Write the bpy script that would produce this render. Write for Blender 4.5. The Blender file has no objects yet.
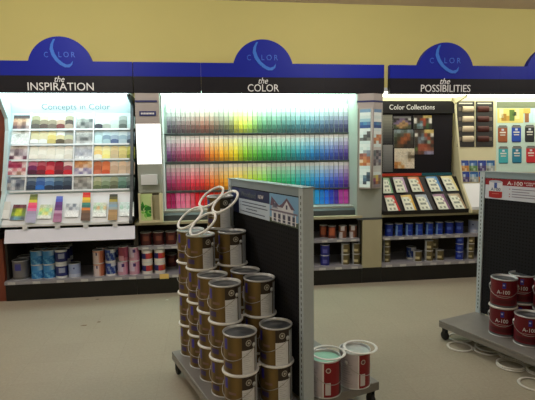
import bpy, math, random
from mathutils import Vector, Matrix
random.seed(7)
SC = bpy.context.scene
COL = SC.collection
R = math.radians

# ---------------------------------------------------------------- camera maths
FPX, PITCH, ROLL, YAW, EYE = 478.56, R(6.092), R(0.7206), R(7.732), 1.4488
FW = Vector((math.sin(YAW)*math.cos(PITCH), math.cos(YAW)*math.cos(PITCH), -math.sin(PITCH)))
_r0 = Vector((math.cos(YAW), -math.sin(YAW), 0)); _u0 = _r0.cross(FW)
RT = _r0*math.cos(ROLL) - _u0*math.sin(ROLL)
UP = _u0*math.cos(ROLL) + _r0*math.sin(ROLL)
CAM = Vector((0, 0, EYE))
def ray(px, py): return FW*FPX + RT*(px-267.5) - UP*(py-200)
def atz(px, py, z):
    d = ray(px, py); return CAM + d*((z-EYE)/d.z)
def aty(px, py, y):
    d = ray(px, py); return CAM + d*(y/d.y)
def X(px, py, y=4.85): return aty(px, py, y).x
def Z(px, py, y=4.85): return aty(px, py, y).z
def lin(c):
    def f(v):
        v /= 255.0
        return v/12.92 if v <= .04045 else ((v+.055)/1.055)**2.4
    return (f(c[0]), f(c[1]), f(c[2]), 1.0)
def mix(a, b, t): return tuple(a[i]*(1-t)+b[i]*t for i in range(3))

# ---------------------------------------------------------------- materials
def newmat(name):
    m = bpy.data.materials.new(name); m.use_nodes = True
    return m, m.node_tree.nodes, m.node_tree.links, m.node_tree.nodes['Principled BSDF']
def plain(name, c, rough=.5, metal=0.0, noise=.06, scale=9.0, bump=0.0, spec=.5):
    m, N, L, b = newmat(name)
    b.inputs['Roughness'].default_value = rough; b.inputs['Metallic'].default_value = metal
    b.inputs['Specular IOR Level'].default_value = spec
    t = N.new('ShaderNodeTexCoord'); n = N.new('ShaderNodeTexNoise'); n.inputs['Scale'].default_value = scale
    n.inputs['Detail'].default_value = 4
    L.new(t.outputs['Object'], n.inputs['Vector'])
    mx = N.new('ShaderNodeMix'); mx.data_type = 'RGBA'
    c = lin(c)
    mx.inputs['A'].default_value = tuple(v*(1-noise) for v in c[:3])+(1,)
    mx.inputs['B'].default_value = tuple(min(1, v*(1+noise)) for v in c[:3])+(1,)
    L.new(n.outputs['Fac'], mx.inputs['Factor']); L.new(mx.outputs['Result'], b.inputs['Base Color'])
    if bump:
        bp = N.new('ShaderNodeBump'); bp.inputs['Strength'].default_value = bump; bp.inputs['Distance'].default_value = .002
        L.new(n.outputs['Fac'], bp.inputs['Height']); L.new(bp.outputs['Normal'], b.inputs['Normal'])
    return m
def printed(name, rough=.6, metal=0.0, spec=.4):
    m, N, L, b = newmat(name)
    b.inputs['Roughness'].default_value = rough; b.inputs['Metallic'].default_value = metal
    b.inputs['Specular IOR Level'].default_value = spec
    a = N.new('ShaderNodeAttribute'); a.attribute_name = 'Col'
    t = N.new('ShaderNodeTexCoord'); n = N.new('ShaderNodeTexNoise'); n.inputs['Scale'].default_value = 60
    L.new(t.outputs['Object'], n.inputs['Vector'])
    r = N.new('ShaderNodeMapRange'); r.inputs['To Min'].default_value = .93; r.inputs['To Max'].default_value = 1.05
    L.new(n.outputs['Fac'], r.inputs['Value'])
    v = N.new('ShaderNodeVectorMath'); v.operation = 'SCALE'
    L.new(a.outputs['Color'], v.inputs[0]); L.new(r.outputs['Result'], v.inputs['Scale'])
    L.new(v.outputs['Vector'], b.inputs['Base Color'])
    return m
def glow(name, c, s):
    m, N, L, b = newmat(name)
    b.inputs['Base Color'].default_value = lin((240, 240, 235))
    b.inputs['Emission Color'].default_value = (*c, 1); b.inputs['Emission Strength'].default_value = s
    return m

def floor_mat():
    m, N, L, b = newmat('vinyl_tile')
    t = N.new('ShaderNodeTexCoord')
    br = N.new('ShaderNodeTexBrick'); br.offset = 0; br.inputs['Scale'].default_value = 1.0
    br.inputs['Brick Width'].default_value = .305; br.inputs['Row Height'].default_value = .305
    br.inputs['Mortar Size'].default_value = .0012; br.inputs['Bias'].default_value = 0
    br.inputs['Color1'].default_value = lin((164, 156, 139)); br.inputs['Color2'].default_value = lin((161, 153, 136))
    br.inputs['Mortar'].default_value = lin((152, 144, 127))
    L.new(t.outputs['Object'], br.inputs['Vector'])
    n = N.new('ShaderNodeTexNoise'); n.inputs['Scale'].default_value = 55; n.inputs['Detail'].default_value = 6
    n.inputs['Roughness'].default_value = .8
    L.new(t.outputs['Object'], n.inputs['Vector'])
    n2 = N.new('ShaderNodeTexNoise'); n2.inputs['Scale'].default_value = 1.7; n2.inputs['Detail'].default_value = 5
    L.new(t.outputs['Object'], n2.inputs['Vector'])
    r = N.new('ShaderNodeMapRange'); r.inputs['From Min'].default_value = .3; r.inputs['From Max'].default_value = .7
    r.inputs['To Min'].default_value = .86; r.inputs['To Max'].default_value = 1.1
    L.new(n.outputs['Fac'], r.inputs['Value'])
    r2 = N.new('ShaderNodeMapRange'); r2.inputs['To Min'].default_value = .88; r2.inputs['To Max'].default_value = 1.1
    L.new(n2.outputs['Fac'], r2.inputs['Value'])
    mu = N.new('ShaderNodeMath'); mu.operation = 'MULTIPLY'
    L.new(r.outputs['Result'], mu.inputs[0]); L.new(r2.outputs['Result'], mu.inputs[1])
    v = N.new('ShaderNodeVectorMath'); v.operation = 'SCALE'
    L.new(br.outputs['Color'], v.inputs[0]); L.new(mu.outputs['Value'], v.inputs['Scale'])
    L.new(v.outputs['Vector'], b.inputs['Base Color'])
    b.inputs['Roughness'].default_value = .42; b.inputs['Specular IOR Level'].default_value = .35
    return m
def peg_mat(name, base, hole, pitch=.0254, rad=.17):
    m, N, L, b = newmat(name)
    t = N.new('ShaderNodeTexCoord'); s = N.new('ShaderNodeSeparateXYZ'); L.new(t.outputs['Object'], s.inputs[0])
    outs = []
    for ax in ('Y', 'Z'):
        a = N.new('ShaderNodeMath'); a.operation = 'MULTIPLY'; a.inputs[1].default_value = 1/pitch; L.new(s.outputs[ax], a.inputs[0])
        f = N.new('ShaderNodeMath'); f.operation = 'FRACT'; L.new(a.outputs[0], f.inputs[0])
        g = N.new('ShaderNodeMath'); g.operation = 'SUBTRACT'; g.inputs[1].default_value = .5; L.new(f.outputs[0], g.inputs[0])
        h = N.new('ShaderNodeMath'); h.operation = 'POWER'; h.inputs[1].default_value = 2; L.new(g.outputs[0], h.inputs[0]); outs.append(h)
    ad = N.new('ShaderNodeMath'); ad.operation = 'ADD'; L.new(outs[0].outputs[0], ad.inputs[0]); L.new(outs[1].outputs[0], ad.inputs[1])
    lt = N.new('ShaderNodeMath'); lt.operation = 'LESS_THAN'; lt.inputs[1].default_value = rad*rad*1.6; L.new(ad.outputs[0], lt.inputs[0])
    mx = N.new('ShaderNodeMix'); mx.data_type = 'RGBA'; mx.inputs['A'].default_value = lin(base); mx.inputs['B'].default_value = lin(hole)
    L.new(lt.outputs[0], mx.inputs['Factor']); L.new(mx.outputs['Result'], b.inputs['Base Color'])
    b.inputs['Roughness'].default_value = .8; b.inputs['Specular IOR Level'].default_value = .2
    return m

PAPER = printed('printed_paper', .6)
GLOSS = printed('printed_gloss', .3)
CANPRINT = printed('can_label_print', .38, .15, .5)
M = dict(
    wall=plain('olive_wall_paint', (212, 201, 130), .8, noise=.03, scale=2),
    ceiling=plain('ceiling_paint', (214, 196, 186), .9),
    floor=floor_mat(),
    blue=plain('royal_blue_laminate', (8, 27, 146), .5, noise=.05, scale=3, spec=.25),
    black=plain('black_laminate', (19, 17, 25), .55, noise=.1, scale=3, spec=.25),
    kick=plain('black_kick_board', (10, 10, 12), .45, noise=.2),
    ltblue=plain('light_blue_vinyl', (36, 104, 205), .4),
    paleblue=plain('mid_blue_vinyl', (44, 96, 205), .4),
    white=plain('white_vinyl', (225, 225, 228), .5),
    whitelam=plain('white_laminate', (215, 219, 224), .42, noise=.03),
    aqua=plain('aqua_white_laminate', (186, 208, 212), .45, noise=.03),
    sill=plain('lavender_white_laminate', (226, 231, 248), .4, noise=.03),
    greytext=plain('grey_vinyl', (104, 116, 122), .5),
    beige=plain('beige_laminate', (165, 160, 132), .5, noise=.05),
    cream=plain('cream_laminate', (205, 200, 165), .5, noise=.04),
    pinkgrey=plain('warm_grey_laminate', (168, 160, 158), .5, noise=.04),
    grey=plain('grey_laminate', (150, 156, 148), .5, noise=.04),
    darkgrey=plain('dark_grey_laminate', (62, 68, 72), .5),
    darkback=plain('dark_back_board', (58, 54, 50), .7, noise=.15),
    steel=plain('grey_painted_steel', (120, 126, 130), .42, .2, noise=.05),
    bluesteel=plain('blue_grey_painted_steel', (134, 150, 160), .42, .2, noise=.04),
    deck=plain('grey_deck_steel', (132, 129, 126), .4, .2, noise=.12, scale=14),
    shelf=plain('grey_shelf_steel', (146, 146, 154), .45, .1),
    rim=plain('tin_rim', (206, 209, 212), .28, .4),
    lid=plain('tin_lid', (104, 110, 116), .3, .6, noise=.1, scale=20),
    wire=plain('galvanised_wire', (170, 170, 168), .35, .8),
    plastic=plain('white_plastic_ring', (240, 240, 238), .4, noise=.03),
    greyplastic=plain('smoky_plastic_ring', (212, 209, 202), .4, noise=.06),
    rubber=plain('black_rubber', (22, 22, 22), .6),
    wood=plain('red_brown_wood', (112, 52, 34), .5, noise=.25, scale=6),
    peg=peg_mat('dark_pegboard', (27, 27, 31), (6, 6, 8)),
    tag=plain('white_price_label', (190, 190, 190), .6, noise=.15, scale=80),
    ytag=plain('yellow_price_label', (220, 190, 110), .6, noise=.1, scale=60),
    glowA=glow('cool_light_diffuser', (.78, 1.0, 1.0), 7.5),
    glowB=glow('green_white_light_diffuser', (.68, 1.0, .82), 11),
    glowC=glow('warm_light_diffuser', (1.0, .98, .76), 4.5),
    glowP=glow('backlit_panel', (1.0, .99, .96), 1.6),
)

# ---------------------------------------------------------------- mesh builder
class MB:
    def __init__(s, xf=None): s.v = []; s.f = []; s.c = []; s.s = []; s.xf = xf
    def add(s, verts, faces, col=(200, 200, 200), smooth=False):
        o = len(s.v)
        for p in verts:
            p = Vector(p); s.v.append(s.xf @ p if s.xf else p)
        for i, f in enumerate(faces):
            s.f.append([o+k for k in f]); s.c.append(col[i] if isinstance(col, list) else col); s.s.append(smooth)
        return s
    def box(s, x0, x1, y0, y1, z0, z1, col=(200, 200, 200)):
        v = [(x, y, z) for z in (z0, z1) for y in (y0, y1) for x in (x0, x1)]
        return s.add(v, [(0, 2, 3, 1), (4, 5, 7, 6), (0, 1, 5, 4), (2, 6, 7, 3), (0, 4, 6, 2), (1, 3, 7, 5)], col)
    def ext(s, poly, off, col=(200, 200, 200)):
        """polygon (list of 3-D points) extruded by the vector off"""
        n = len(poly); off = Vector(off); P = [Vector(p) for p in poly]
        v = P + [p+off for p in P]
        f = [tuple(range(n)), tuple(range(2*n-1, n-1, -1))] + [(i, i+n, (i+1) % n+n, (i+1) % n) for i in range(n)]
        return s.add(v, f, col)
    def yz(s, poly, x0, x1, col=(200, 200, 200)): return s.ext([(x0, y, z) for y, z in poly], (x1-x0, 0, 0), col)
    def xz(s, poly, y0, y1, col=(200, 200, 200)): return s.ext([(x, y0, z) for x, z in poly], (0, y1-y0, 0), col)
    def lathe(s, prof, n=40, colf=None, col=(200, 200, 200), smooth=True):
        v = []; f = []; c = []
        for (r, z) in prof:
            for k in range(n):
                a = 2*math.pi*k/n; v.append((r*math.sin(a), -r*math.cos(a), z))
        for i in range(len(prof)-1):
            for k in range(n):
                k2 = (k+1) % n
                f.append((i*n+k, i*n+k2, (i+1)*n+k2, (i+1)*n+k))
                th = (k+.5)*360/n; th = th-360 if th > 180 else th
                c.append(colf(th, (prof[i][1]+prof[i+1][1])/2) if colf else col)
        return s.add(v, f, c, smooth)
    def tube(s, path, r, n=8, closed=False, col=(200, 200, 200), flat=1.0):
        P = [Vector(p) for p in path]; m = len(P); v = []
        for i, p in enumerate(P):
            a = P[(i-1) % m] if (closed or i) else P[0]; b = P[(i+1) % m] if (closed or i < m-1) else P[-1]
            t = (b-a).normalized(); u = t.cross(Vector((0, 0, 1)))
            if u.length < 1e-4: u = Vector((1, 0, 0))
            u.normalize(); w = u.cross(t)
            for k in range(n):
                g = 2*math.pi*k/n; v.append(p+u*(r*math.cos(g))+w*(r*flat*math.sin(g)))
        f = []
        for i in range(m if closed else m-1):
            j = (i+1) % m
            for k in range(n): f.append((i*n+k, i*n+(k+1) % n, j*n+(k+1) % n, j*n+k))
        if not closed: f += [tuple(range(n-1, -1, -1)), tuple(range((m-1)*n, m*n))]
        return s.add(v, f, col, True)
    def build(s, name, mat, parent=None, loc=None, bevel=0.0):
        if loc is None:
            loc = parent.matrix_basis.translation.copy() if (parent and not parent.get('_local')) else Vector((0, 0, 0))
            child_loc = Vector((0, 0, 0))
            if parent and parent.parent: loc = parent.parent.matrix_basis.translation.copy() if not parent.parent.get('_local') else Vector((0, 0, 0))
        else: loc = Vector(loc); child_loc = loc
        me = bpy.data.meshes.new(name)
        me.from_pydata([tuple(p-loc) for p in s.v], [], s.f); me.update()
        ca = me.color_attributes.new(name='Col', type='FLOAT_COLOR', domain='CORNER')
        k = 0
        for pi, p in enumerate(me.polygons):
            p.use_smooth = s.s[pi]; c = lin(s.c[pi])
            for _ in range(p.loop_total): ca.data[k].color = c; k += 1
        me.materials.append(M[mat] if isinstance(mat, str) else mat)
        o = bpy.data.objects.new(name, me); COL.objects.link(o)
        if parent: o.parent = parent
        else: o.location = child_loc
        if bevel:
            b = o.modifiers.new('bevel', 'BEVEL'); b.width = bevel; b.segments = 2; b.limit_method = 'ANGLE'
        return o

def tag(o, label, cat, group=None):
    o['label'] = label; o['category'] = cat
    if group: o['group'] = group
    return o
def thing(name, label, cat, loc, group=None, rz=0.0, local=False):
    o = bpy.data.objects.new(name, None); COL.objects.link(o); o.empty_display_size = .05
    o.location = loc; o.rotation_euler = (0, 0, rz); tag(o, label, cat, group)
    if local: LOCALS.add(o.name); o['_local'] = 1
    return o
LOCALS = set()
def struct(name, mb, mat):
    o = mb.build(name, mat, loc=(0, 0, 0)); o['kind'] = 'structure'; return o
def dup(root, label, loc=None, rz=None, group=None):
    r = root.copy(); COL.objects.link(r); r['label'] = label
    if group: r['group'] = group
    if loc is not None: r.location = loc
    if rz is not None: r.rotation_euler = (0, 0, rz)
    for ch in list(root.children):
        c = ch.copy(); COL.objects.link(c); c.parent = r
        for g in list(ch.children):
            d = g.copy(); COL.objects.link(d); d.parent = c
    return r

def text_mb(body, w, h, place, depth=.003, shear=0.0, spacing=1.0, bend=None, col=(255, 255, 255)):
    """lettering of size w x h centred at 0; place(x, z, d) -> world point, d = height above the surface"""
    cu = bpy.data.curves.new('t', 'FONT'); cu.body = body; cu.size = 1; cu.space_character = spacing; cu.shear = shear
    cu.extrude = .5; cu.resolution_u = 3
    ob = bpy.data.objects.new('t', cu); COL.objects.link(ob); bpy.context.view_layer.update()
    me = bpy.data.meshes.new_from_object(ob.evaluated_get(bpy.context.evaluated_depsgraph_get()))
    xs = [v.co.x for v in me.vertices]; ys = [v.co.y for v in me.vertices]
    x0, x1, y0, y1 = min(xs), max(xs), min(ys), max(ys)
    mb = MB()
    mb.add([place((v.co.x-(x0+x1)/2)/(x1-x0)*w, (v.co.y-(y0+y1)/2)/(y1-y0)*h, (v.co.z+.5)*depth+.0004) for v in me.vertices],
           [tuple(p.vertices) for p in me.polygons], col)
    bpy.data.objects.remove(ob); bpy.data.curves.remove(cu); bpy.data.meshes.remove(me)
    return mb
def face_text(body, px0, px1, py0, py1, y, **k):
    """lettering on a wall-parallel plane that fills a box"""
    pm = ((px0+px1)/2, (py0+py1)/2); c = aty(*pm, y)
    w = X(px1, pm[1], y)-X(px0, pm[1], y); h = Z(pm[0], py0, y)-Z(pm[0], py1, y)
    return text_mb(body, w, h, lambda a, b, d: (c.x+a, y-d, c.z+b), **k)

def soften(rows, k=3, seed=1):
    """resample a coarse colour grid into a finer, smoothly blended one with slight grain"""
    rg = random.Random(seed+len(rows)*7+int(rows[0][0][0])); H, W = len(rows), min(len(r) for r in rows); out = []
    for j in range(H*k):
        v = max(0, min(H-1.001, (j+.5)/k-.5)); a = int(v); fv = v-a; fv = fv*fv*(3-2*fv); fv = fv*fv*(3-2*fv); row = []
        for i in range(W*k):
            u = max(0, min(W-1.001, (i+.5)/k-.5)); b = int(u); fu = u-b; fu = fu*fu*(3-2*fu); fu = fu*fu*(3-2*fu)
            c = mix(mix(rows[a][b], rows[a][min(W-1, b+1)], fu), mix(rows[min(H-1, a+1)][b], rows[min(H-1, a+1)][min(W-1, b+1)], fu), fv)
            g = rg.uniform(.94, 1.06); row.append(tuple(max(0, min(255, x*g)) for x in c))
        out.append(row)
    return out
def picture(c00, c10, c11, c01, rows, th, nrm):
    """flat print: corners top-left, top-right, bottom-right, bottom-left; rows of colours"""
    a, b, c, d = [Vector(p) for p in (c00, c10, c11, c01)]; nrm = Vector(nrm).normalized()
    mb = MB(); off = nrm*th
    def pt(u, v): return (a*(1-u)+b*u)*(1-v)+(d*(1-u)+c*u)*v+off
    nr = len(rows)
    for j, row in enumerate(rows):
        nc = len(row)
        for i, col in enumerate(row):
            mb.add([pt(i/nc, j/nr), pt((i+1)/nc, j/nr), pt((i+1)/nc, (j+1)/nr), pt(i/nc, (j+1)/nr)], [(3, 2, 1, 0)], col)
    q = [a, b, c, d]
    mb.add(q+[p+off for p in q], [(0, 1, 2, 3)]+[(i, i+4, (i+1) % 4+4, (i+1) % 4) for i in range(4)], (225, 225, 222))
    return mb
def centre_of(mb):
    n = len(mb.v); return sum(mb.v, Vector())/n
def base_of(mb):
    c = centre_of(mb); return Vector((c.x, c.y, min(p.z for p in mb.v)))

# ================================================================ THE ROOM
WY, CZ = 5.5, 3.085
struct('floor', MB().box(-6, 8, -4, 6, -.1, 0), 'floor')
struct('wall_back', MB().box(-6, 8, WY, WY+.12, 0, CZ), 'wall')
struct('wall_left', MB().box(-6.12, -6, -4, WY, 0, CZ), 'wall')
struct('wall_right', MB().box(8, 8.12, -4, WY, 0, CZ), 'wall')
struct('wall_front', MB().box(-6, 8, -4.12, -4, 0, CZ), 'wall')
struct('ceiling', MB().box(-6.12, 8.12, -4.12, WY+.12, CZ, CZ+.1), 'ceiling')

# ================================================================ HEADER SIGNS
HY = 4.85
ZT, ZM, ZB = 2.298, 2.162, 2.005
def header(px0, px1, pym, arch=None, word=None, wx=None, label='', seam=.004):
    x0, x1 = X(px0, pym, HY)+(.004 if px0 in (133, 389.5) else .0006), X(px1, pym, HY)-(.004 if px1 in (133, 384.5) else .0006)
    t = thing('header_sign', label, 'sign', ((x0+x1)/2, HY+.03, ZB), 'header boards above the colour displays')
    poly = [(x0, ZM), (x1, ZM), (x1, ZT)]
    if arch:
        a0, a1, atop = arch; ax0, ax1 = X(a0, 62, HY), X(a1, 62, HY); ac = (ax0+ax1)/2; aw = (ax1-ax0)/2
        ah = Z((a0+a1)/2, atop, HY)-ZT; rr = (aw*aw+ah*ah)/(2*ah); cz = ZT+ah-rr
        al = math.asin(min(1, aw/rr))
        if x1 > ax1 + .01:
            poly += [(ac+rr*math.sin(al-2*al*k/28), cz+rr*math.cos(al-2*al*k/28)) for k in range(29)]
        else:
            poly = [(x0, ZM), (x1, ZM)]+[(ac+rr*math.sin(al-2*al*k/28), cz+rr*math.cos(al-2*al*k/28)) for k in range(29) if ac+rr*math.sin(al-2*al*k/28) < x1]
    poly += [(x0, ZT)]
    MB().xz(poly, HY, HY+.06).build('blue_panel', 'blue', t)
    MB().box(x0, x1, HY-.006, HY+.06, ZB, ZM-.0005).build('black_band', 'black', t)
    if arch and word:
        pc = (a0+a1)/2
        sw = [(-7, 39), (-9.6, 44), (-10.4, 49), (-8.4, 55), (-4.5, 60.5), (0, 64.5), (5, 67), (9.5, 67), (12.2, 64.5), (13, 60.5),
              (10.5, 63.6), (7, 64.4), (3, 62.6), (-1.8, 58.6), (-5.4, 53), (-7.2, 47.5), (-6.6, 42.5), (-4.8, 38.6)]
        dy = atop-36.0
        MB().xz([(X(pc+a, b+dy, HY), Z(pc+a, b+dy, HY)) for a, b in sw], HY-.004, HY-.0005).build('swoosh', 'ltblue', t)
        face_text('C', pc-16, pc-12.2, 51.5+dy, 57+dy, HY).build('lettering', 'paleblue', t)
        face_text('LOR', pc-1.5, pc+15, 51.5+dy, 57+dy, HY, spacing=1.5).build('lettering', 'paleblue', t)
        w0, w1, y0, y1, t0, t1 = wx
        face_text(word, w0, w1, y0, y1, HY-.006).build('lettering', 'white', t)
        face_text('the', t0, t1, y0-6.6, y0-.6, HY-.006, shear=.35).build('lettering', 'white', t)
    return t
header(-40, 133, 78, (28, 92, 36.3), 'INSPIRATION', (28, 94, 82.6, 90.5, 54.5, 64.5), 'blue arched header sign reading the INSPIRATION, above the left display')
header(133, 201, 78, label='plain blue and black header board between the INSPIRATION and COLOR signs')
header(201, 324, 78, (233.5, 292.5, 39.3), 'COLOR', (247.8, 279, 84.3, 91.6, 258.5, 268), 'blue arched header sign reading the COLOR, above the rainbow card wall')
header(324, 384.5, 78, label='plain blue and black header board just right of the COLOR sign')
header(389.5, 500.5, 79, (418.6, 473, 42.3), 'POSSIBILITIES', (421, 470.5, 84.8, 92, 440, 450), 'blue arched header sign reading the POSSIBILITIES, above the black collections board')
header(500.5, 527.6, 79, label='short plain header board right of the POSSIBILITIES sign')
header(527.6, 640, 79, (527.6, 582, 45), None, None, 'header board with an arch cut off by the right edge of the picture')

# ================================================================ LOWER SHELVING
ZD, ZU, ZC = .198, .483, .735       # lower deck, upper shelf, counter top
FY = 4.85
z0lip = Z(75, 241, 4.74)
def lower_unit(x0, x1, label, upper, counter, tags, utags=()):
    t = thing('shelving_base', label, 'shelf', ((x0+x1)/2, 5.15, 0), 'low shelving units under the displays')
    MB().box(x0, x1, FY, 5.45, .0, ZD-.035).build('kick_base', 'kick', t)
    MB().box(x0, x1, FY-.01, 5.45, ZD-.034, ZD).build('shelf_deck', 'shelf', t)
    zp = ZC-.03 if counter else z0lip-.012
    MB().box(x0, x1, 5.40, 5.45, ZD+.001, zp).build('back_panel', 'darkback', t)
    for xx in (x0, x1-.02): MB().box(xx, xx+.02, 4.9, 5.399, ZD+.001, zp).build('side_panel', 'darkback', t)
    s = MB().box(x0, x1, FY-.022, FY-.011, ZD-.032, ZD-.002).build('price_strip', 'shelf', t)
    for px in tags:
        xx = X(px, 278, FY); MB().box(xx-.035, xx+.035, FY-.025, FY-.0225, ZD-.03, ZD-.006).build('price_label', 'tag', s)
    if upper:
        MB().box(x0+.021, x1-.021, FY+.03, 5.399, ZU-.022, ZU).build('upper_shelf', 'shelf', t)
        s = MB().box(x0+.021, x1-.021, FY+.018, FY+.029, ZU-.03, ZU).build('price_strip', 'shelf', t)
        for px in utags:
            xx = X(px, 240, FY); MB().box(xx-.03, xx+.03, FY+.014, FY+.0175, ZU-.027, ZU-.005).build('price_label', 'tag', s)
    if counter:
        MB().box(x0, x1, FY-.01, 5.45, ZC-.028, ZC).build('counter', 'beige', t, bevel=.003)
    return t
xA0, xA1 = X(5, 280), X(136.5, 277)
xB1 = X(362.3, 240); xC0 = X(381.5, 240)
lower_unit(xA0, xA1, 'long low black shelf base under the slanted concepts display', False, False, [12, 37, 61, 85, 99, 119, 133])
tb = lower_unit(xA1+.003, xB1-.003, 'two-tier shelf base with beige counter under the rainbow card wall', True, True, [148, 176, 322, 338, 354], [145, 160, 174, 325, 340, 354])
xx = X(164.5, 278)
MB().box(xx-.045, xx+.045, FY-.03, FY-.0235, ZD-.04, ZD+.01).build('yellow_price_label', 'ytag', tb)
lower_unit(xC0+.003, 4.3, 'two-tier shelf base under the black collections board and card tray', True, True, [388, 402, 418, 432, 446, 460, 470], [388, 402, 416, 430, 444, 458])

# ================================================================ SHARED DISPLAY PIECES
def shell_profile(yb, zt, pt, pb, zlow, ylow, flare=True):
    """side panel outline; its front edge follows the card board (pt, pb = (y, z) of that board's top and bottom)"""
    g = lambda z: pt[0]+(pb[0]-pt[0])*(pt[1]-z)/(pt[1]-pb[1])-.045
    top = [(4.93, zt), (5.0, 1.9), (g(1.78)-.03, 1.78), (g(1.66), 1.66)] if flare else [(4.93, zt), (4.95, zt-.02), (g(1.93), 1.93)]
    return top+[ (g(pb[1]), pb[1]), (ylow, zlow+.03), (ylow, zlow), (yb, zlow), (yb, zt)]
def canopy(t, x0, x1, gl):
    MB().box(x0, x1, HY+.065, 5.44, ZB+.03, ZB+.07).build('canopy', 'whitelam', t)
    MB().box(x0+.02, x1-.02, HY+.075, 5.2, ZB+.004, ZB+.028).build('light_diffuser', gl, t)

# ---------------------------------------------------------------- display A
class Slant:
    """a board leaning back about the X axis, addressed by photo pixels"""
    def __init__(s, p0, y0, p1, y1):
        a, b = aty(*p0, y0), aty(*p1, y1)
        s.p = a; up = Vector((0, a.y-b.y, a.z-b.z)).normalized(); s.up = up
        s.n = Vector((0, -up.z, up.y));
        if s.n.y > 0: s.n = -s.n
    def at(s, px, py, h=0.0):
        d = ray(px, py); k = (s.p-CAM).dot(s.n)/d.dot(s.n); return CAM+d*k+s.n*h
xl, xr = X(12.5, 98, 5.2)-.02, xA1-.035
tA = thing('color_display', 'white lit display reading Concepts in Color with leaning rows of chip cards', 'display stand', ((xl+xr)/2, 5.2, .93))
SA = Slant((75, 113), 5.2, (75, 192.5), 4.95)
zt, zb = SA.at(75, 113).z, SA.at(75, 192.5).z
MB().yz([(5.2, zt), (4.95, zb), (4.97, zb-.02), (5.23, zt)], xl, xr).build('card_board', 'aqua', tA)
MB().box(xl, xr, 5.2, 5.23, zt+.001, ZB+.0).build('title_panel', 'aqua', tA)
face_text('Concepts in Color', 42, 110.5, 103.6, 111.4, 5.2).build('lettering', 'greytext', tA)
canopy(tA, xl-.04, xr, 'glowA')
ZL = Z(75, 225, 4.77)
MB().yz([(4.949, zb), (4.76, ZL+.02), (4.76, ZL), (4.99, ZL), (4.99, zb-.03)], xl, xr).build('ledge', 'whitelam', tA)
MB().yz(shell_profile(5.44, ZB, (5.2, zt), (4.95, zb), ZL, 4.75), xl-.035, xl-.001).build('side_panel', 'aqua', tA)
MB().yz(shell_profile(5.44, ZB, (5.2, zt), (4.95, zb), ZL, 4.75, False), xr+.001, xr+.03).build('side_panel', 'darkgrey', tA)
z1, z0 = Z(75, 229.5, 4.74), Z(75, 241, 4.74)
MB().yz([(4.73, z0), (4.775, z1+.012), (4.785, z1+.012), (4.785, z0)], X(4, 237, 4.74), X(134.5, 232, 4.74)).build('front_lip', 'sill', tA)
MB().box(X(4, 237, 4.74)+.01, X(134.5, 232, 4.74)-.01, 4.786, 5.4, z0+.02, z0+.05).build('under_panel', 'darkback', tA)
for px in (24.5, 57, 85.5, 115): 
    xx = X(px, 228, 4.75); MB().box(xx-.022, xx+.022, 4.757, 4.785, z1+.013, ZL-.001).build('bracket', 'whitelam', tA)
# rails that hold the cards
rowY = [(115.5, 129.3), (130.8, 144.3), (145.8, 159.6), (161, 175.2), (176.5, 190.3)]
cols = {'left': ((32.5, 74.0), (26.5, 72.3)), 'right': ((95.2, 135.4), (93.2, 135.0))}
pics = {'left': ((14.3, 31.3), (5.8, 24.5)), 'right': ((77, 93.3), (73.5, 91.6))}
def colx(spec, py):
    t_ = (py-116)/(190-116); return spec[0][0]*(1-t_)+spec[1][0]*t_, spec[0][1]*(1-t_)+spec[1][1]*t_
for (ya, yb) in rowY:
    a, b = SA.at(12, yb+.1), SA.at(135, yb+.1)
    q0_, q1_ = SA.at(60, yb+1.1), SA.at(60, yb-.6)
    MB().ext([q0_-Vector((q0_.x-xl-.03, 0, 0)), q1_-Vector((q1_.x-xl-.03, 0, 0)), q1_-Vector((q1_.x-xl-.03, .024, 0)), q0_-Vector((q0_.x-xl-.03, .024, 0))], (xr-xl-.04, 0, 0)).build('card_rail', 'whitelam', tA)
for (pa_, pb_) in (((9.5, 113), (2.5, 191.5)), ((31.9, 113), (25.5, 191.5)), ((75.6, 113), (73.0, 191.5)), ((94.3, 113), (92.4, 191.5))):
    a, b = SA.at(*pa_), SA.at(*pb_)
    q_ = [a+Vector((-.006, 0, 0)), b+Vector((-.006, 0, 0)), b+Vector((.006, 0, 0)), a+Vector((.006, 0, 0))]
    MB().ext([p+SA.n*.001 for p in q_], SA.n*.022).build('divider', 'whitelam', tA)
CL = [
 [[(150,145,115),(110,105,85),(80,75,70)],[(190,185,155),(130,120,100),(80,65,60)],[(200,195,170),(135,125,105),(100,90,80)],[(205,200,180),(170,150,130),(105,50,50)],[(150,145,120),(70,60,55),(150,135,120)]],
 [[(205,200,160),(200,195,160),(225,228,230)],[(210,205,170),(205,198,165),(222,225,225)],[(220,215,170),(210,195,120),(190,175,110)],[(225,235,230),(200,190,150),(85,75,60)],[(150,155,150),(180,180,150),(140,130,115)]],
 [[(235,235,222),(228,228,218),(238,236,228)],[(232,230,220),(236,234,226),(226,224,216)],[(236,234,224),(228,226,214),(234,232,224)],[(230,230,222),(224,224,214),(236,236,230)],[(238,234,226),(222,220,212),(214,210,200)]],
 [[(200,120,150),(110,30,90),(80,20,50)],[(190,90,110),(150,20,50),(110,15,40)],[(180,30,60),(200,80,90),(220,20,30)],[(150,15,50),(130,10,40),(100,10,35)],[(225,200,200),(150,60,80),(190,20,40)]],
 [[(120,140,160),(60,80,110),(40,55,80)],[(90,130,190),(50,90,160),(40,110,200)],[(130,170,210),(80,120,170),(30,50,80)],[(110,140,160),(50,80,110),(20,40,70)],[(90,110,130),(50,70,90),(25,35,60)]]]
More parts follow.
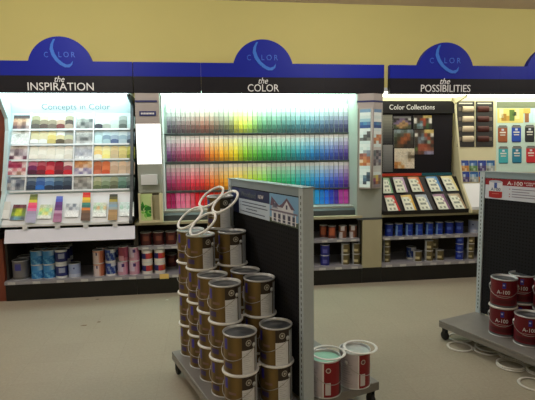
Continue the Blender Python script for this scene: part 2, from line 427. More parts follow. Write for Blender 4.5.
CR = [
 [[(205,215,210),(195,205,200),(50,50,60)],[(200,210,200),(190,195,190),(150,155,145)],[(190,205,195),(180,195,190),(175,190,185)],[(150,160,155),(120,130,125),(80,90,85)],[(200,225,225),(190,215,215),(180,205,205)]],
 [[(170,195,200),(190,220,225),(185,215,220)],[(190,215,225),(130,155,175),(160,190,200)],[(190,210,220),(150,170,190),(80,100,140)],[(200,215,220),(150,175,190),(170,190,200)],[(160,180,195),(120,140,160),(50,70,90)]],
 [[(245,235,170),(235,205,130),(235,235,225)],[(245,240,190),(240,235,160),(240,230,140)],[(225,210,160),(210,190,150),(200,185,150)],[(225,215,140),(215,200,130),(200,185,120)],[(205,205,110),(180,180,80),(120,130,40)]],
 [[(190,110,70),(180,90,50),(200,110,80)],[(210,110,60),(220,120,70),(200,80,40)],[(220,200,180),(200,170,145),(190,165,140)],[(225,195,165),(200,175,150),(215,190,165)],[(210,190,170),(190,165,140),(195,175,155)]],
 [[(190,195,165),(150,160,120),(100,115,80)],[(170,190,170),(130,150,120),(85,105,75)],[(160,170,140),(110,120,95),(85,90,70)],[(130,170,160),(90,130,115),(60,95,85)],[(130,150,145),(90,110,105),(40,60,65)]]]
def cname(c):
    r, g, b = c; mx_, mn = max(c), min(c); l = (mx_+mn)/2
    if mx_-mn < 26: return 'off-white' if l > 205 else 'pale grey' if l > 160 else 'mid grey' if l > 95 else 'near-black'
    import colorsys
    h = colorsys.rgb_to_hsv(r/255, g/255, b/255)[0]*360; s = (mx_-mn)/mx_
    for lim, nm in ((14, 'red'), (34, 'orange'), (64, 'yellow'), (90, 'lime'), (155, 'green'), (190, 'teal'), (222, 'blue'), (255, 'indigo'), (290, 'violet'), (335, 'magenta'), (361, 'red')):
        if h < lim: break
    if nm in ('orange', 'yellow') and s < .4: nm = 'tan' if nm == 'orange' else 'khaki'
    return ('pale ' if l > 180 else 'dark ' if l < 80 else 'mid ')+nm
ROWN = ['top', 'second', 'middle', 'fourth', 'bottom']; COLN = ['first', 'second', 'third', 'fourth', 'last']; PN = ['rearmost', 'middle', 'frontmost']
for side, data in (('left', CL), ('right', CR)):
    for i, (ya, yb) in enumerate(rowY):
        c0, c1 = colx(cols[side], ya); e0, e1 = colx(cols[side], yb)
        for j in range(5):
            for k in range(3):
                hgt = yb-ya; top = ya+hgt*(.02+.31*k)
                u = (top-ya)/hgt; pa = c0*(1-u)+e0*u; pb = c1*(1-u)+e1*u
                w = (pb-pa)/5; x0p, x1p = pa+w*(j+.02), pa+w*(j+.98); h = .0035+.006*k
                q0, q1 = SA.at(x0p, top, h), SA.at(x1p, top, h)
                q0.z = q1.z = (q0.z+q1.z)/2; q0.y = q1.y = (q0.y+q1.y)/2
                lo = SA.at((x0p+x1p)/2, min(yb-.3, top+hgt*.62), h); L = (q0-lo).length
                L = abs((q0.z-lo.z)/SA.up.z)
                wd = q1.x-q0.x; poly = []
                for m in range(7):
                    a = m/6; poly.append(q0+Vector((wd*a, 0, 0))-SA.up*(.012*(2*a-1)**2))
                poly += [q1-SA.up*L, q0-SA.up*L]
                c = data[i][j][k]
                mb = MB().ext(list(reversed(poly)), SA.n*.003, c)
                o = mb.build('chip_card', PAPER, loc=base_of(mb))
                tag(o, f'{cname(c)} arched chip card, {PN[k]} of {COLN[j]} slot, {ROWN[i]} row, {side} rack', 'colour card', 'arched chip cards on the concepts display')
W_ = (232, 234, 234)
PICS = {'left': [
  [[(70,60,60)]*4, [(190,150,120),(200,170,140),(180,140,110),(205,185,165)], [(150,110,95),(180,150,130),(120,90,80),(200,195,195)], [(90,70,75),(130,100,95),(80,65,70),(160,140,140)]],
  [[(225,235,235),(230,235,232),(170,180,175),(235,238,238)], [(222,230,232),(180,190,188),(222,230,230),(228,232,232)], [(232,236,238)]*4, [(236,240,242)]*4],
  [[(200,190,180),(170,160,150),(190,180,170),(205,195,190)], [(160,150,155),(120,105,115),(165,150,160),(210,205,210)], [(225,215,215),(90,75,85),(150,140,150),(190,180,190)], [(80,40,60),(225,210,210),(220,205,210),(100,60,80)]],
  [[(190,90,120),(180,80,110),(190,100,120),(225,190,200)], [(150,30,70),(165,45,85),(150,30,70),(225,210,215)], [(230,215,215),(200,120,130),(225,190,195),(190,100,110)], [(190,110,120),(225,200,200),(150,110,90),(225,205,205)]],
  [[(150,160,175),(120,135,155),(130,145,165),(190,200,205)], [(110,120,140),(200,205,210),(120,130,150),(100,110,130)], [(180,175,170),(170,180,190),(60,70,90),(120,130,145)], [(130,130,135),(190,190,195),(110,115,125),(150,155,160)]]],
 'right': [
  [[(200,205,200),(170,175,168),(190,195,190),(210,215,212)], [(160,165,158),(120,125,120),(140,145,140),(80,85,85)], [(150,152,148),(60,65,65),(110,112,110),(130,132,130)], [(110,112,110),(140,142,138),(90,92,90),(120,120,118)]],
  [[(200,205,205),(190,196,196),(200,205,205),(188,194,194)], [(160,165,165),(150,155,155),(170,175,175),(140,145,145)], [(150,152,152),(90,92,92),(80,82,82),(140,140,140)], [(190,192,190),(150,150,150),(180,180,180),(190,190,190)]],
  [[(190,195,200),(200,205,210),(190,195,202),(205,210,212)], [(165,170,185),(190,195,205),(175,180,195),(160,165,180)], [(180,185,198),(150,155,172),(190,192,200),(180,185,195)], [(215,218,222),(228,230,232),(210,212,218),(220,222,226)]],
  [[(190,130,80),(205,150,95),(195,135,85),(220,190,150)], [(200,150,110),(180,120,80),(215,190,170),(205,160,120)], [(150,140,170),(225,215,215),(130,120,160),(170,160,185)], [(190,180,190),(120,110,150),(205,200,205),(130,125,155)]],
  [[(160,160,155),(150,150,145),(165,165,160),(170,172,168)], [(190,190,188),(110,110,108),(150,150,148),(190,192,190)], [(120,120,118),(165,165,162),(105,105,103),(145,145,142)], [(150,150,148),(130,130,128),(170,170,168),(120,120,118)]]]}
PLAB = {'left': ['warm brown room', 'pale blue-white interior', 'mauve-grey sofa room', 'crimson and pink room', 'slate blue room'],
        'right': ['grey-green armchair', 'silver grey room', 'lavender grey room', 'orange and purple room', 'charcoal room']}
for side in ('left', 'right'):
    for i, (ya, yb) in enumerate(rowY):
        a0, a1 = colx(pics[side], ya); b0, b1 = colx(pics[side], yb)
        q = [SA.at(a0, ya, .004), SA.at(a1, ya, .004), SA.at(b1, yb, .004), SA.at(b0, yb, .004)]
        mb = picture(*q, soften(PICS[side][i], 3, i), .003, SA.n); o = mb.build('photo_card', PAPER, loc=base_of(mb))
        tag(o, f'{PLAB[side][i]} photo card, {ROWN[i]} row, {side} rack of the concepts display', 'photo card', 'photo cards on the concepts display')
# ledge leaflets and fan strips
SL = Slant((75, 193), 4.935, (75, 224), 4.75)
def strip(name, pts, rows, label, cat, group, h=.006, th=.003, mat=PAPER, S=SL):
    q = [S.at(x, y, h) for x, y in pts]; mb = picture(*q, rows, th, S.n)
    o = mb.build(name, mat, loc=base_of(mb)); return tag(o, label, cat, group)
P_ = (228, 228, 232)
LF = [([(2.5,202),(11.5,202),(9,219),(-.5,219)], [[(215,212,205),(205,205,200),(210,208,205)]]*2+[[(222,222,220)]*3]*2, 'blank off-white leaflet at the far left end of the concepts ledge'),
 ([(14,205),(27,205),(24.5,220.5),(10,220.5)], [[(110,60,70),(90,40,60),(120,70,80),(100,60,70)],[(90,110,50),(170,190,40),(190,200,60),(100,120,60)],[(120,150,60),(205,210,60),(180,195,50),(110,140,70)],[(90,110,130),(110,160,180),(100,140,150),(90,100,110)]], 'dark leaflet with a yellow-green picture on the concepts ledge'),
 ([(41,205),(53.5,205),(51,219),(37.5,219)], [[(190,200,170),(205,210,190),(180,200,180),(200,205,195)],[(220,225,130),(190,225,150),(160,215,170),(220,225,140)],[(150,215,160),(225,230,150),(225,225,130),(190,225,200)],[(230,235,230)]*4], 'pale leaflet with lime and mint picture on the concepts ledge'),
 ([(66.5,204),(80,204),(78.5,217.5),(64.5,217.5)], [[(150,155,165),(205,210,215),(120,130,145),(210,215,220)],[(190,195,200),(120,125,140),(190,195,205),(170,180,190)],[(235,238,242)]*4,[(238,240,244)]*4], 'white leaflet with a grey photo strip on the concepts ledge'),
 ([(94,203),(107,203),(106,217),(92.5,217)], [[(200,215,200),(190,220,200),(205,215,195),(200,205,190)],[(150,190,160),(215,170,120),(170,205,180),(215,190,140)],[(225,235,230)]*4,[(235,240,240)]*4], 'white leaflet with orange and green picture on the concepts ledge'),
 ([(120,202.5),(134,202.5),(134,216.5),(119.5,216.5)], [[(205,225,225)]*4,[(170,215,200),(205,225,225),(180,215,210),(215,230,230)],[(225,238,240)]*4,[(235,242,244)]*4], 'pale aqua leaflet at the right end of the concepts ledge')]
for p, rows, lab in LF: strip('leaflet', p, soften(rows, 3) if len(rows[0]) > 3 and len(set(map(len, rows))) == 1 else rows, lab, 'leaflet', 'leaflets on the concepts ledge')
FS = [([(31,195),(38.5,195),(36,223.5),(25.5,223.5)], [(90,100,50),(120,125,50),(200,190,60),(230,90,120),(225,70,120),(220,110,160),(160,150,180),(165,160,190),(170,165,195),(165,165,190)], 'tall fan strip of green, hot pink and lavender swatches'),
 ([(57,197),(63.5,197),(62,223),(53,223)], [(90,110,200),(80,90,190),(95,50,130),(90,45,110),(110,60,120),(190,150,180),(150,90,130),(165,110,145),(170,120,150)], 'tall fan strip of blue, purple and dusty rose swatches'),
 ([(83.5,193.3),(91,193.3),(90.5,221.5),(81,221.5)], [(200,30,30),(210,70,40),(225,190,50),(205,165,60),(60,130,120),(50,110,105),(205,120,50),(120,85,60),(100,75,60),(105,80,65),(95,72,58)], 'tall fan strip of red, yellow, teal and brown swatches'),
 ([(110,195),(118,195),(117.5,221),(108,221)], [(60,60,50),(90,85,40),(165,150,60),(140,150,150),(130,160,180),(150,160,160),(160,130,90),(175,140,95),(165,135,90),(160,130,88)], 'tall fan strip of olive, grey-blue and tan swatches')]
for p, c, lab in FS: strip('swatch_strip', p, [[k] for k in c], lab, 'swatch strip', 'tall fan strips on the concepts ledge', h=.014, th=.004)

# ---------------------------------------------------------------- wooden stand left of everything
tw = thing('wooden_stand', 'red-brown wooden stand with black ledges, cut by the left edge', 'display stand', (-2.45, 5.1, 0))
xw = xl-.04
MB().box(xw-.9, xw-.004, 5.12, 5.44, .94, 1.87).build('upper_panel', 'wood', tw)
MB().box(xw-.9, xA0-.004, 4.86, 5.44, 0, .62).build('lower_cabinet', 'wood', tw)
MB().box(xw-.9, xA0-.004, 4.80, 5.44, .621, .66).build('lower_ledge', 'kick', tw)
MB().box(xw-.9, xw-.004, 4.78, 5.44, .86, .939).build('upper_ledge', 'kick', tw)
MB().box(xw-.9, xw-.06, 5.0, 5.44, .661, .859).build('recess_panel', 'kick', tw)

# ---------------------------------------------------------------- display B: the rainbow wall
bx0, bx1 = X(160.8, 150, 5.0), X(356, 150, 5.0)
tB = thing('color_display', 'tall brightly lit display wall filled with rainbow paint strips', 'display stand', ((bx0+bx1)/2, 5.2, ZC))
SB = Slant((260, 100), 5.19, (260, 206), 5.12)
zt, zb = ZB, Z(320, 204.5, 5.12)
MB().yz([(SB.at(260, 97).y+.002, zt), (5.122, zb), (5.2, zb), (5.26, zt)], bx0, bx1).build('card_board', plain('pale_grey_green_board', (150, 162, 155), .6), tB)
canopy(tB, bx0, bx1, 'glowB')
MB().box(bx0+.001, bx0+.028, 4.93, 5.26, zb, ZB-.002).build('side_panel', 'whitelam', tB)
MB().box(bx1-.028, bx1-.001, 4.93, 5.26, zb, ZB-.002).build('side_panel', 'whitelam', tB)
MB().yz([(4.9, ZC+.002), (4.9, ZC+.055), (4.93, ZC+.075), (5.2, ZC+.075), (5.2, ZC+.002)], bx0, bx1).build('lower_trim', 'darkgrey', tB)
MB().box(bx0, bx1, 4.94, 5.2, ZC+.076, zb-.001).build('sill', 'grey', tB)
rows = [(104.0, 133.4, 104.0, 132.2), (136.2, 161.6, 134.0, 159.6), (164.6, 190.6, 161.6, 187.2), (193.2, 208.6, 188.6, 203.2)]
A3 = [(166,(150,45,105)),(185,(205,55,90)),(200,(215,50,60)),(212,(235,100,40)),(225,(240,150,30)),(240,(240,190,30)),(250,(190,215,30)),(262,(110,190,50)),(275,(40,165,80)),(290,(30,160,120)),(303,(30,160,190)),(318,(40,130,210)),(335,(60,80,190)),(345,(100,60,160)),(355,(120,40,120))]
A2 = [(166,(100,60,110)),(180,(145,60,90)),(200,(165,50,60)),(210,(200,110,40)),(222,(220,150,30)),(235,(215,190,30)),(245,(130,175,40)),(262,(50,135,60)),(280,(30,125,90)),(295,(30,120,130)),(310,(30,115,170)),(330,(50,75,150)),(345,(70,50,125)),(355,(80,50,110))]
A1 = [(166,(80,70,88)),(190,(100,66,66)),(205,(125,66,55)),(222,(90,80,66)),(232,(100,96,50)),(238,(205,185,50)),(248,(160,180,66)),(262,(60,110,76)),(285,(45,95,95)),(310,(45,88,112)),(335,(60,64,100)),(355,(60,50,88))]
A4 = [(166,(165,20,80)),(174,(160,35,95)),(175.5,(228,120,170)),(192,(238,140,160)),(194,(190,20,45)),(212,(205,50,40)),(230,(225,110,40)),(250,(220,190,40)),(275,(60,170,80)),(310,(60,190,235)),(325,(40,120,225)),(333,(60,70,195)),(338,(90,40,140)),(342,(205,90,170)),(348,(160,60,150)),(355,(110,40,120))]
def anch(A, x):
    if x <= A[0][0]: return A[0][1]
    for (xa, ca), (xb, cb) in zip(A, A[1:]):
        if x <= xb: return mix(ca, cb, (x-xa)/(xb-xa))
    return A[-1][1]
NC = 39
ORD = ['first','second','third','fourth','fifth','sixth','seventh','eighth','ninth','tenth','eleventh','twelfth','thirteenth','fourteenth','fifteenth','sixteenth','seventeenth','eighteenth','nineteenth','twentieth']
for ri, ((a, b, a2, b2), A) in enumerate(zip(rows, (A1, A2, A3, A4))):
    xL, xR = 166.4, 352.6
    zrl = SB.at(260, (b+b2)/2+.8)
    MB().box(bx0+.03, bx1-.03, zrl.y-.03, zrl.y-.002, zrl.z-.007, zrl.z+.004).build('card_rail', 'darkgrey' if ri < 3 else 'whitelam', tB)
    for c in range(NC):
        u0, u1 = (c+.055)/NC, (c+.945)/NC; um = (u0+u1)/2
        x0p, x1p = xL+(xR-xL)*u0, xL+(xR-xL)*u1
        ya, yb = a*(1-um)+a2*um, b*(1-um)+b2*um
        full = anch(A, (x0p+x1p)/2); g_ = sum(full)/3; full = tuple(max(3, min(252, g_+(v-g_)*(1.32 if ri else 1.15))) for v in full); jit = random.uniform(.93, 1.05)
        lo, hi = SB.at((x0p+x1p)/2, yb, .006), SB.at((x0p+x1p)/2, ya, .006)
        h = .006+(c % 2)*.0012
        n = 7 if ri < 3 else 4; mb = MB()
        xx0, xx1 = SB.at(x0p, (ya+yb)/2).x, SB.at(x1p, (ya+yb)/2).x
        Ld = (hi-lo)
        for k in range(n):
            t = (k+.5)/n
            if ri == 3: col = mix(full, (250, 235, 240), .12*(k % 2)); 
            else:
                col = mix((238, 236, 232), full, min(1, (t*1.22)**1.05))
                if t > .72: col = mix(col, (20, 20, 28), (t-.72)*(1.7 if ri == 0 else 1.25))
            col = tuple(min(255, v*jit) for v in col)
            v0, v1 = 1-k/n, 1-(k+1)/n; g = .07/n
            for (s0, s1, cc) in ((v0, v1+g*1.6, col), (v1+g*1.6, v1, mix(col, (225, 225, 220), .16))):
                p0, p1 = lo+Ld*s0, lo+Ld*s1
                mb.add([(xx0, p0.y-h, p0.z), (xx1, p0.y-h, p0.z), (xx1, p1.y-h, p1.z), (xx0, p1.y-h, p1.z)], [(3, 2, 1, 0)], cc)
        q = [(xx0, hi.y-h, hi.z), (xx1, hi.y-h, hi.z), (xx1, lo.y-h, lo.z), (xx0, lo.y-h, lo.z)]; q2 = [(x, y+.003, z) for x, y, z in q]
        mb.add(q+q2, [(4, 5, 6, 7)]+[(i, (i+1) % 4, (i+1) % 4+4, i+4) for i in range(4)], (220, 220, 215))
        o = mb.build('paint_strip', PAPER, loc=base_of(mb))
        side = f'{ORD[c]} from left end' if c < 20 else f'{ORD[NC-1-c]} from right end'
        tag(o, f'{cname(full)} paint strip, {["top","second","third","bottom"][ri]} row of the rainbow wall, {side}', 'paint strip', 'paint strips on the rainbow wall')

# ---------------------------------------------------------------- pilaster 1
px0, px1 = X(137.3, 160, 4.85), X(161.3, 160, 4.85)
t = thing('display_column', 'narrow column with a glowing blank panel between the concepts and rainbow displays', 'column', ((px0+px1)/2, 5.05, ZC))
zA, zBp = Z(149, 124, 4.85), Z(149, 164, 4.85)
MB().box(px0, px1, 4.87, 5.4, ZC+.001, ZB-.002).build('body', 'grey', t)
MB().box(px0, px1, 4.845, 4.869, zA+.001, ZB-.002).build('cap_panel', 'pinkgrey', t, bevel=.003)
MB().box(px0, px1, 4.845, 4.869, zBp, zA).build('light_panel', 'glowP', t)
MB().box(px0, px1, 4.846, 4.869, Z(149, 192.5), zBp-.001).build('lower_panel', 'grey', t)
MB().box(px0, px1-.02, 4.838, 4.8445, Z(149, 102.4), Z(149, 100.4)).build('blue_stripe', plain('navy_stripe', (40, 46, 100), .4), t)
sg = MB().box(X(139.3, 113, 4.84), X(156, 113, 4.84), 4.838, 4.8445, Z(147, 116), Z(147, 111.2)).build('name_plate', plain('navy_plate', (28, 40, 104), .4), t)
mb = MB()
for k in range(9):
    a = X(141+k*1.5, 113.5, 4.84); mb.box(a, a+.0105, 4.836, 4.8378, Z(147, 114.5), Z(147, 112.7))
mb.build('small_lettering', 'white', sg)
hd = MB().box(X(141.5, 180, 4.84), X(157.5, 180, 4.84), 4.80, 4.8445, Z(149, 184.5), Z(149, 174.5)).build('card_holder', 'whitelam', t, bevel=.002)
MB().box(X(143.5, 180, 4.8), X(155.5, 180, 4.8), 4.797, 4.7995, Z(149, 182.5, 4.8), Z(149, 176.5, 4.8)).build('white_card', 'whitelam', hd)
z0_, z1_ = ZC+.002, Z(149, 193, 4.85)
fr = MB()
fr.box(px0, px0+.02, 4.8, 4.869, z0_, z1_); fr.box(px1-.03, px1-.001, 4.8, 4.869, z0_, z1_); fr.box(px0+.0201, px1-.0301, 4.8, 4.869, z0_, z0_+.02)
fr.box(px0+.12, px0+.13, 4.81, 4.869, z0_+.0201, z1_-.03)
fr.build('leaflet_pocket', 'cream', t)
MB().box(px0+.0201, px1-.0301, 4.855, 4.869, z0_+.0201, z1_).build('pocket_back', 'beige', t)
MB().box(px0+.13, px1-.035, 4.852, 4.8545, z1_-.018, z1_-.006).build('dark_slot', 'kick', t)
mb = MB(); lx, lz = X(140, 195, 4.82), z0_+.021; lw = X(152, 195, 4.82)-lx; lh = Z(146, 194, 4.82)-lz
mb.box(lx, lx+lw, 4.82, 4.823, lz, lz+lh, (190, 215, 150))
random.seed(3)
for k in range(16):
    a = random.uniform(0, 6.28); cx, cz = lx+lw*random.uniform(.05, .85), lz+lh*random.uniform(.12, .62); L = random.uniform(.03, .055)
    ux, uz = math.cos(a), math.sin(a)
    mb.ext([(cx+ux*L, 4.8195-k*.0001, cz+uz*L), (cx-uz*L*.4, 4.8195-k*.0001, cz+ux*L*.4), (cx-ux*L*.5, 4.8195-k*.0001, cz-uz*L*.5), (cx+uz*L*.4, 4.8195-k*.0001, cz-ux*L*.4)], (0, -.0002, 0), random.choice([(60, 150, 50), (90, 180, 60), (40, 120, 45), (130, 200, 90)]))
tag(mb.build('leaflet', PAPER, loc=base_of(mb)), 'pale green leaflet with bright green leaves in the pocket of the left column', 'leaflet')

# ---------------------------------------------------------------- pilaster 2 with brochure prism
qx0, qx1 = X(357.2, 150), X(382.2, 150)
t = thing('display_column', 'grey-green column carrying a wedge-shaped brochure tower, right of the rainbow wall', 'column', ((qx0+qx1)/2, 5.05, 0))
MB().box(qx0, qx1, 4.87, 5.4, ZC+.001, ZB-.002).build('body', 'grey', t)
zc = Z(370, 108.5)
capp = [(qx0, 5.1), (qx0, 4.85), ((qx0*.45+qx1*.55), 4.77), (qx1, 4.85), (qx1, 5.1)]
def xyp(poly, z0, z1, mb=None):
    return (mb or MB()).ext([(x, y, z0) for x, y in poly], (0, 0, z1-z0))
xyp([(qx0, 4.869), (qx0, 4.85), ((qx0*.45+qx1*.55), 4.79), (qx1, 4.85), (qx1, 4.869)], zc, ZB-.002).build('cap_panel', 'pinkgrey', t)
e = .0025
xyp([(qx0, 4.869), (qx0, 4.85-e), ((qx0*.45+qx1*.55), 4.79-e), (qx1, 4.85-e), (qx1, 4.869)], Z(370, 102.6), Z(370, 100.8)).build('blue_stripe', plain('navy_stripe_wrap', (40, 46, 100), .4), t)
MB().box(qx0, qx1, 4.845, 4.869, Z(370, 217.5), zc-.001).build('lower_panel', 'grey', t)
MB().box(qx0-.0, qx1, 4.838, 4.869, Z(370, 219.6), Z(370, 217.6)).build('dark_joint', 'darkgrey', t)
MB().box(xB1, xC0, 4.84, 4.869, ZD-.03, Z(370, 219.8)).build('pedestal', 'beige', t)
MB().box(xB1, xC0, 4.85, 5.4, 0, ZD-.031).build('kick_base', 'kick', t)
# wedge holder
bz0, bz1 = Z(366, 188.5, 4.8), zc-.002
A_ = Vector((X(358.8, 150, 4.84), 4.84, 0)); B_ = Vector((X(371.8, 150, 4.74), 4.74, 0)); C_ = Vector((X(381.6, 150, 4.84), 4.84, 0))
th = thing('brochure_tower', 'wedge-shaped brochure tower with pictures on two faces, hanging on the right column', 'brochure rack', (B_.x, 4.84, bz0))
xyp([(A_.x, A_.y), (B_.x, B_.y), (C_.x, C_.y)], bz0, bz1).build('wedge_body', 'pinkgrey', th)
def on(P, Q, u, z, off=.003):
    d = (Q-P).normalized(); n = Vector((d.y, -d.x, 0)); p = P+(Q-P)*u+n*off; return Vector((p.x, p.y, z)), n
def wedge_panel(P, Q, u0, u1, rows):
    a, n = on(P, Q, u0, bz1-.01); b, _ = on(P, Q, u1, bz1-.01); c, _ = on(P, Q, u1, bz0+.012); d, _ = on(P, Q, u0, bz0+.012)
    return picture(a, b, c, d, [[mix(c, (225, 235, 238), .14) for c in r_] for r_ in rows], .002, n)
w = (205, 222, 226); ww = (222, 232, 234)
lrows = [[(110,150,190)]*3,[ww]*3,[w]*3,[(150,190,210)]*3,[(40,90,160),(60,130,180),(70,110,160)],[(30,60,130)]*3,[ww]*3,[ww,w,(70,70,75)],[w,(80,80,80),(50,50,55)],[(90,95,95),(60,60,60),(110,110,105)],[w]*3,[ww]*3,[w,ww,w],[ww,(150,160,170),(120,130,150)],[(120,60,50),(150,90,80),(100,110,130)],[(160,80,50),(190,110,70),(150,80,60)],[(220,190,160),(190,120,60),(180,90,40)],[(190,110,50),(170,80,40),(200,160,130)],[w]*3,[ww]*3,[ww,ww,(60,80,100)],[w,(90,120,140),(30,40,60)],[ww,(60,90,120),(40,60,80)],[w,(50,60,80),w],[ww]*3]
rrows = [[(90,130,175)]*3,[ww]*3,[w]*3,[ww]*3,[(40,90,160),(50,110,160),(60,100,150)],[(20,50,120)]*3,[w]*3,[ww]*3,[w,(170,100,60),(190,120,80)],[(180,110,70),(200,130,80),(170,90,60)],[(150,100,70),w,(160,110,90)],[w]*3,[(190,190,190)]*3,[(90,100,105),(70,60,70),(110,110,120)],[(80,90,100),(110,100,110),(60,60,75)],[(120,120,125),(60,60,70),(150,140,150)],[(90,80,90),(130,120,130),(80,90,110)],[(70,60,70),(150,150,155),(90,80,90)],[(185,190,190)]*3,[(190,195,195)]*3,[w]*3,[(150,150,110),(190,170,70),(110,90,100)],[(130,60,90),(190,160,80),(120,80,60)],[(80,50,70),(150,90,50),(90,70,60)],[(120,110,120)]*3]
wedge_panel(A_, B_, .08, .9, lrows).build('brochure_panel', PAPER, th)
wedge_panel(B_, C_, .14, .9, rrows).build('brochure_panel', PAPER, th)
MB().tube([(B_.x, B_.y-.004, bz0), (B_.x, B_.y-.004, bz1)], .009).build('corner_trim', 'pinkgrey', th)

# ---------------------------------------------------------------- display C : collections board
cx0, cx1 = qx1+.012, X(452.2, 140, 5.12)
SCY = 5.12
t = thing('collections_board', 'black board headed Color Collections with house photographs', 'display stand', ((cx0+cx1)/2, 5.2, ZC))
ztop, zhb, zbt = Z(415, 101.2, SCY), Z(415, 113.5, SCY), Z(415, 175.5, SCY)
MB().box(cx0, cx1, SCY, SCY+.04, zbt, zhb).build('black_panel', 'black', t)
r_ = .05
hb = [(cx0, zhb+.001), (cx1, zhb+.001)]+[(cx1-r_+r_*math.cos(a), ztop-r_+r_*math.sin(a)) for a in [R(k*15) for k in range(7)]]+[(cx0, ztop)]
MB().xz(hb, SCY-.03, SCY+.04).build('header_bar', 'kick', t)
MB().box(cx0, cx1+.004, SCY+.045, SCY+.06, zbt, ZB-.001).build('cream_backing', 'cream', t)
face_text('Color Collections', 389.5, 434.8, 104.6, 109.6, SCY-.03).build('lettering', 'white', t)
canopy(t, cx0-.0, 4.3, 'glowC')
sr = MB().box(cx0, X(421.5, 175, SCY-.02), SCY-.02, SCY-.001, Z(400, 176, SCY), Z(400, 173.3, SCY)).build('red_strip', plain('red_enamel_strip', (190, 60, 40), .35), t)
MB().box(X(421.6, 175, SCY-.02)+.001, cx1, SCY-.02, SCY-.001, Z(430, 175.5, SCY), Z(430, 172.8, SCY)).build('teal_strip', plain('teal_enamel_strip', (30, 90, 105), .35), t)
def wallpic(name, x0, x1, y0, y1, rows, label, cat, group, Y, mat=PAPER, th=.004):
    q = [aty(x0, y0, Y), aty(x1, y0, Y), aty(x1, y1, Y), aty(x0, y1, Y)]
    for p in q: p.y = Y-.001
    mb = picture(*q, soften(rows, 3) if len(rows[0]) > 3 else rows, th, (0, -1, 0)); o = mb.build(name, mat, loc=base_of(mb)); return tag(o, label, cat, group)
g3 = 'house photographs on the collections board'
sk, rf, tn, gr_, dk = (150, 160, 170), (110, 95, 125), (170, 135, 95), (70, 80, 60), (45, 42, 45)
wallpic('photograph', 393.3, 410.8, 116.3, 128.6, [[(120,120,120)]*6,[dk,dk,rf,rf,dk,(190,190,190)],[dk,rf,rf,tn,rf,dk],[rf,rf,tn,(120,100,70),tn,rf],[gr_,tn,(150,120,80),tn,(150,120,80),gr_],[gr_,(90,90,60),tn,(110,95,60),(90,90,60),gr_]], 'photograph of a house with a purple-grey gable roof, upper left of the black board', 'photograph', g3, SCY)
wallpic('photograph', 393.8, 413.3, 129.6, 147.8, [[(120,135,140),(140,160,165),(110,120,120),(90,105,95),(130,150,155),(110,120,125)],[(90,105,95),(60,70,55),(80,80,70),(120,75,50),(150,90,55),(80,90,85)],[(60,70,50),(70,60,45),(140,80,45),(165,95,55),(130,75,45),(60,55,50)],[(50,55,45),(110,70,45),(150,85,50),(110,65,40),(50,45,40),(60,60,55)],[(70,65,50),(90,70,50),(80,60,45),(45,40,38),(60,50,45),(50,45,42)]], 'photograph of a brown timber house, middle left of the black board', 'photograph', g3, SCY)
wallpic('photograph', 394.3, 414.2, 148.4, 168.4, [[(222,215,195)]*6,[(225,218,200),(220,212,195),(215,205,185),(222,215,200),(150,140,120),(200,190,170)],[(220,210,190),(225,218,200),(215,208,190),(200,190,170),(110,100,80),(90,80,65)],[(215,205,185),(222,212,192),(225,215,195),(222,214,196),(180,165,135),(215,205,185)],[(190,130,70),(200,150,95),(218,205,180),(222,214,196),(225,215,200),(222,214,196)],[(165,105,60),(215,190,150),(200,150,90),(222,214,196),(220,210,192),(222,214,196)]], 'cream still-life photograph with orange fruit, lower left of the black board', 'photograph', g3, SCY)
wallpic('photograph', 413.8, 431.6, 115.4, 128.8, [[(60,55,50),(70,60,55),(60,55,50),(200,180,110),(205,185,115),(190,170,100)],[(225,225,220),(60,50,45),(150,70,45),(170,80,50),(60,50,45),(220,220,215)],[(215,215,210),(70,65,55),(90,110,120),(150,70,50),(80,70,60),(225,225,220)],[(60,65,55),(110,140,150),(150,170,180),(130,60,45),(60,90,55),(50,50,45)],[(50,55,45),(90,110,110),(110,130,130),(60,50,45),(50,80,50),(45,45,40)]], 'photograph with white window patches and a red figure, upper right picture on the black board', 'photograph', g3, SCY)
wallpic('photograph', 414.6, 433.4, 129.6, 154.4, [[(70,60,55),(60,55,50),(80,70,60),(200,180,110),(205,185,115),(190,170,100)],[(225,225,220),(60,50,45),(90,100,110),(160,80,55),(80,60,45),(220,220,215)],[(70,65,55),(100,110,120),(140,160,170),(120,110,110),(150,70,50),(60,55,45)],[(60,55,50),(120,130,140),(90,90,95),(60,50,45),(140,170,150),(110,60,45)],[(50,45,40),(150,80,60),(170,90,65),(150,75,55),(110,60,45),(60,50,45)],[(90,110,60),(160,90,70),(150,80,60),(170,100,75),(140,80,60),(120,80,60)],[(70,65,55),(110,70,55),(90,60,50),(120,120,150),(150,150,180),(130,130,160)]], 'tall photograph in muddy reds and greys, lower right picture on the black board', 'photograph', g3, SCY)
def gradrows(a, b, n=10): return [[mix(a, b, k/(n-1))]*3 for k in range(n)]
wallpic('graded_card', 382.8, 392.3, 114.8, 143.6, gradrows((150, 150, 135), (50, 52, 55)), 'upper graded grey swatch panel at the left edge of the black board', 'swatch panel', 'graded swatch panels', SCY)
wallpic('graded_card', 383.0, 392.6, 144.8, 172.0, gradrows((140, 142, 142), (90, 92, 95)), 'lower mid-grey swatch panel at the left edge of the black board', 'swatch panel', 'graded swatch panels', SCY)
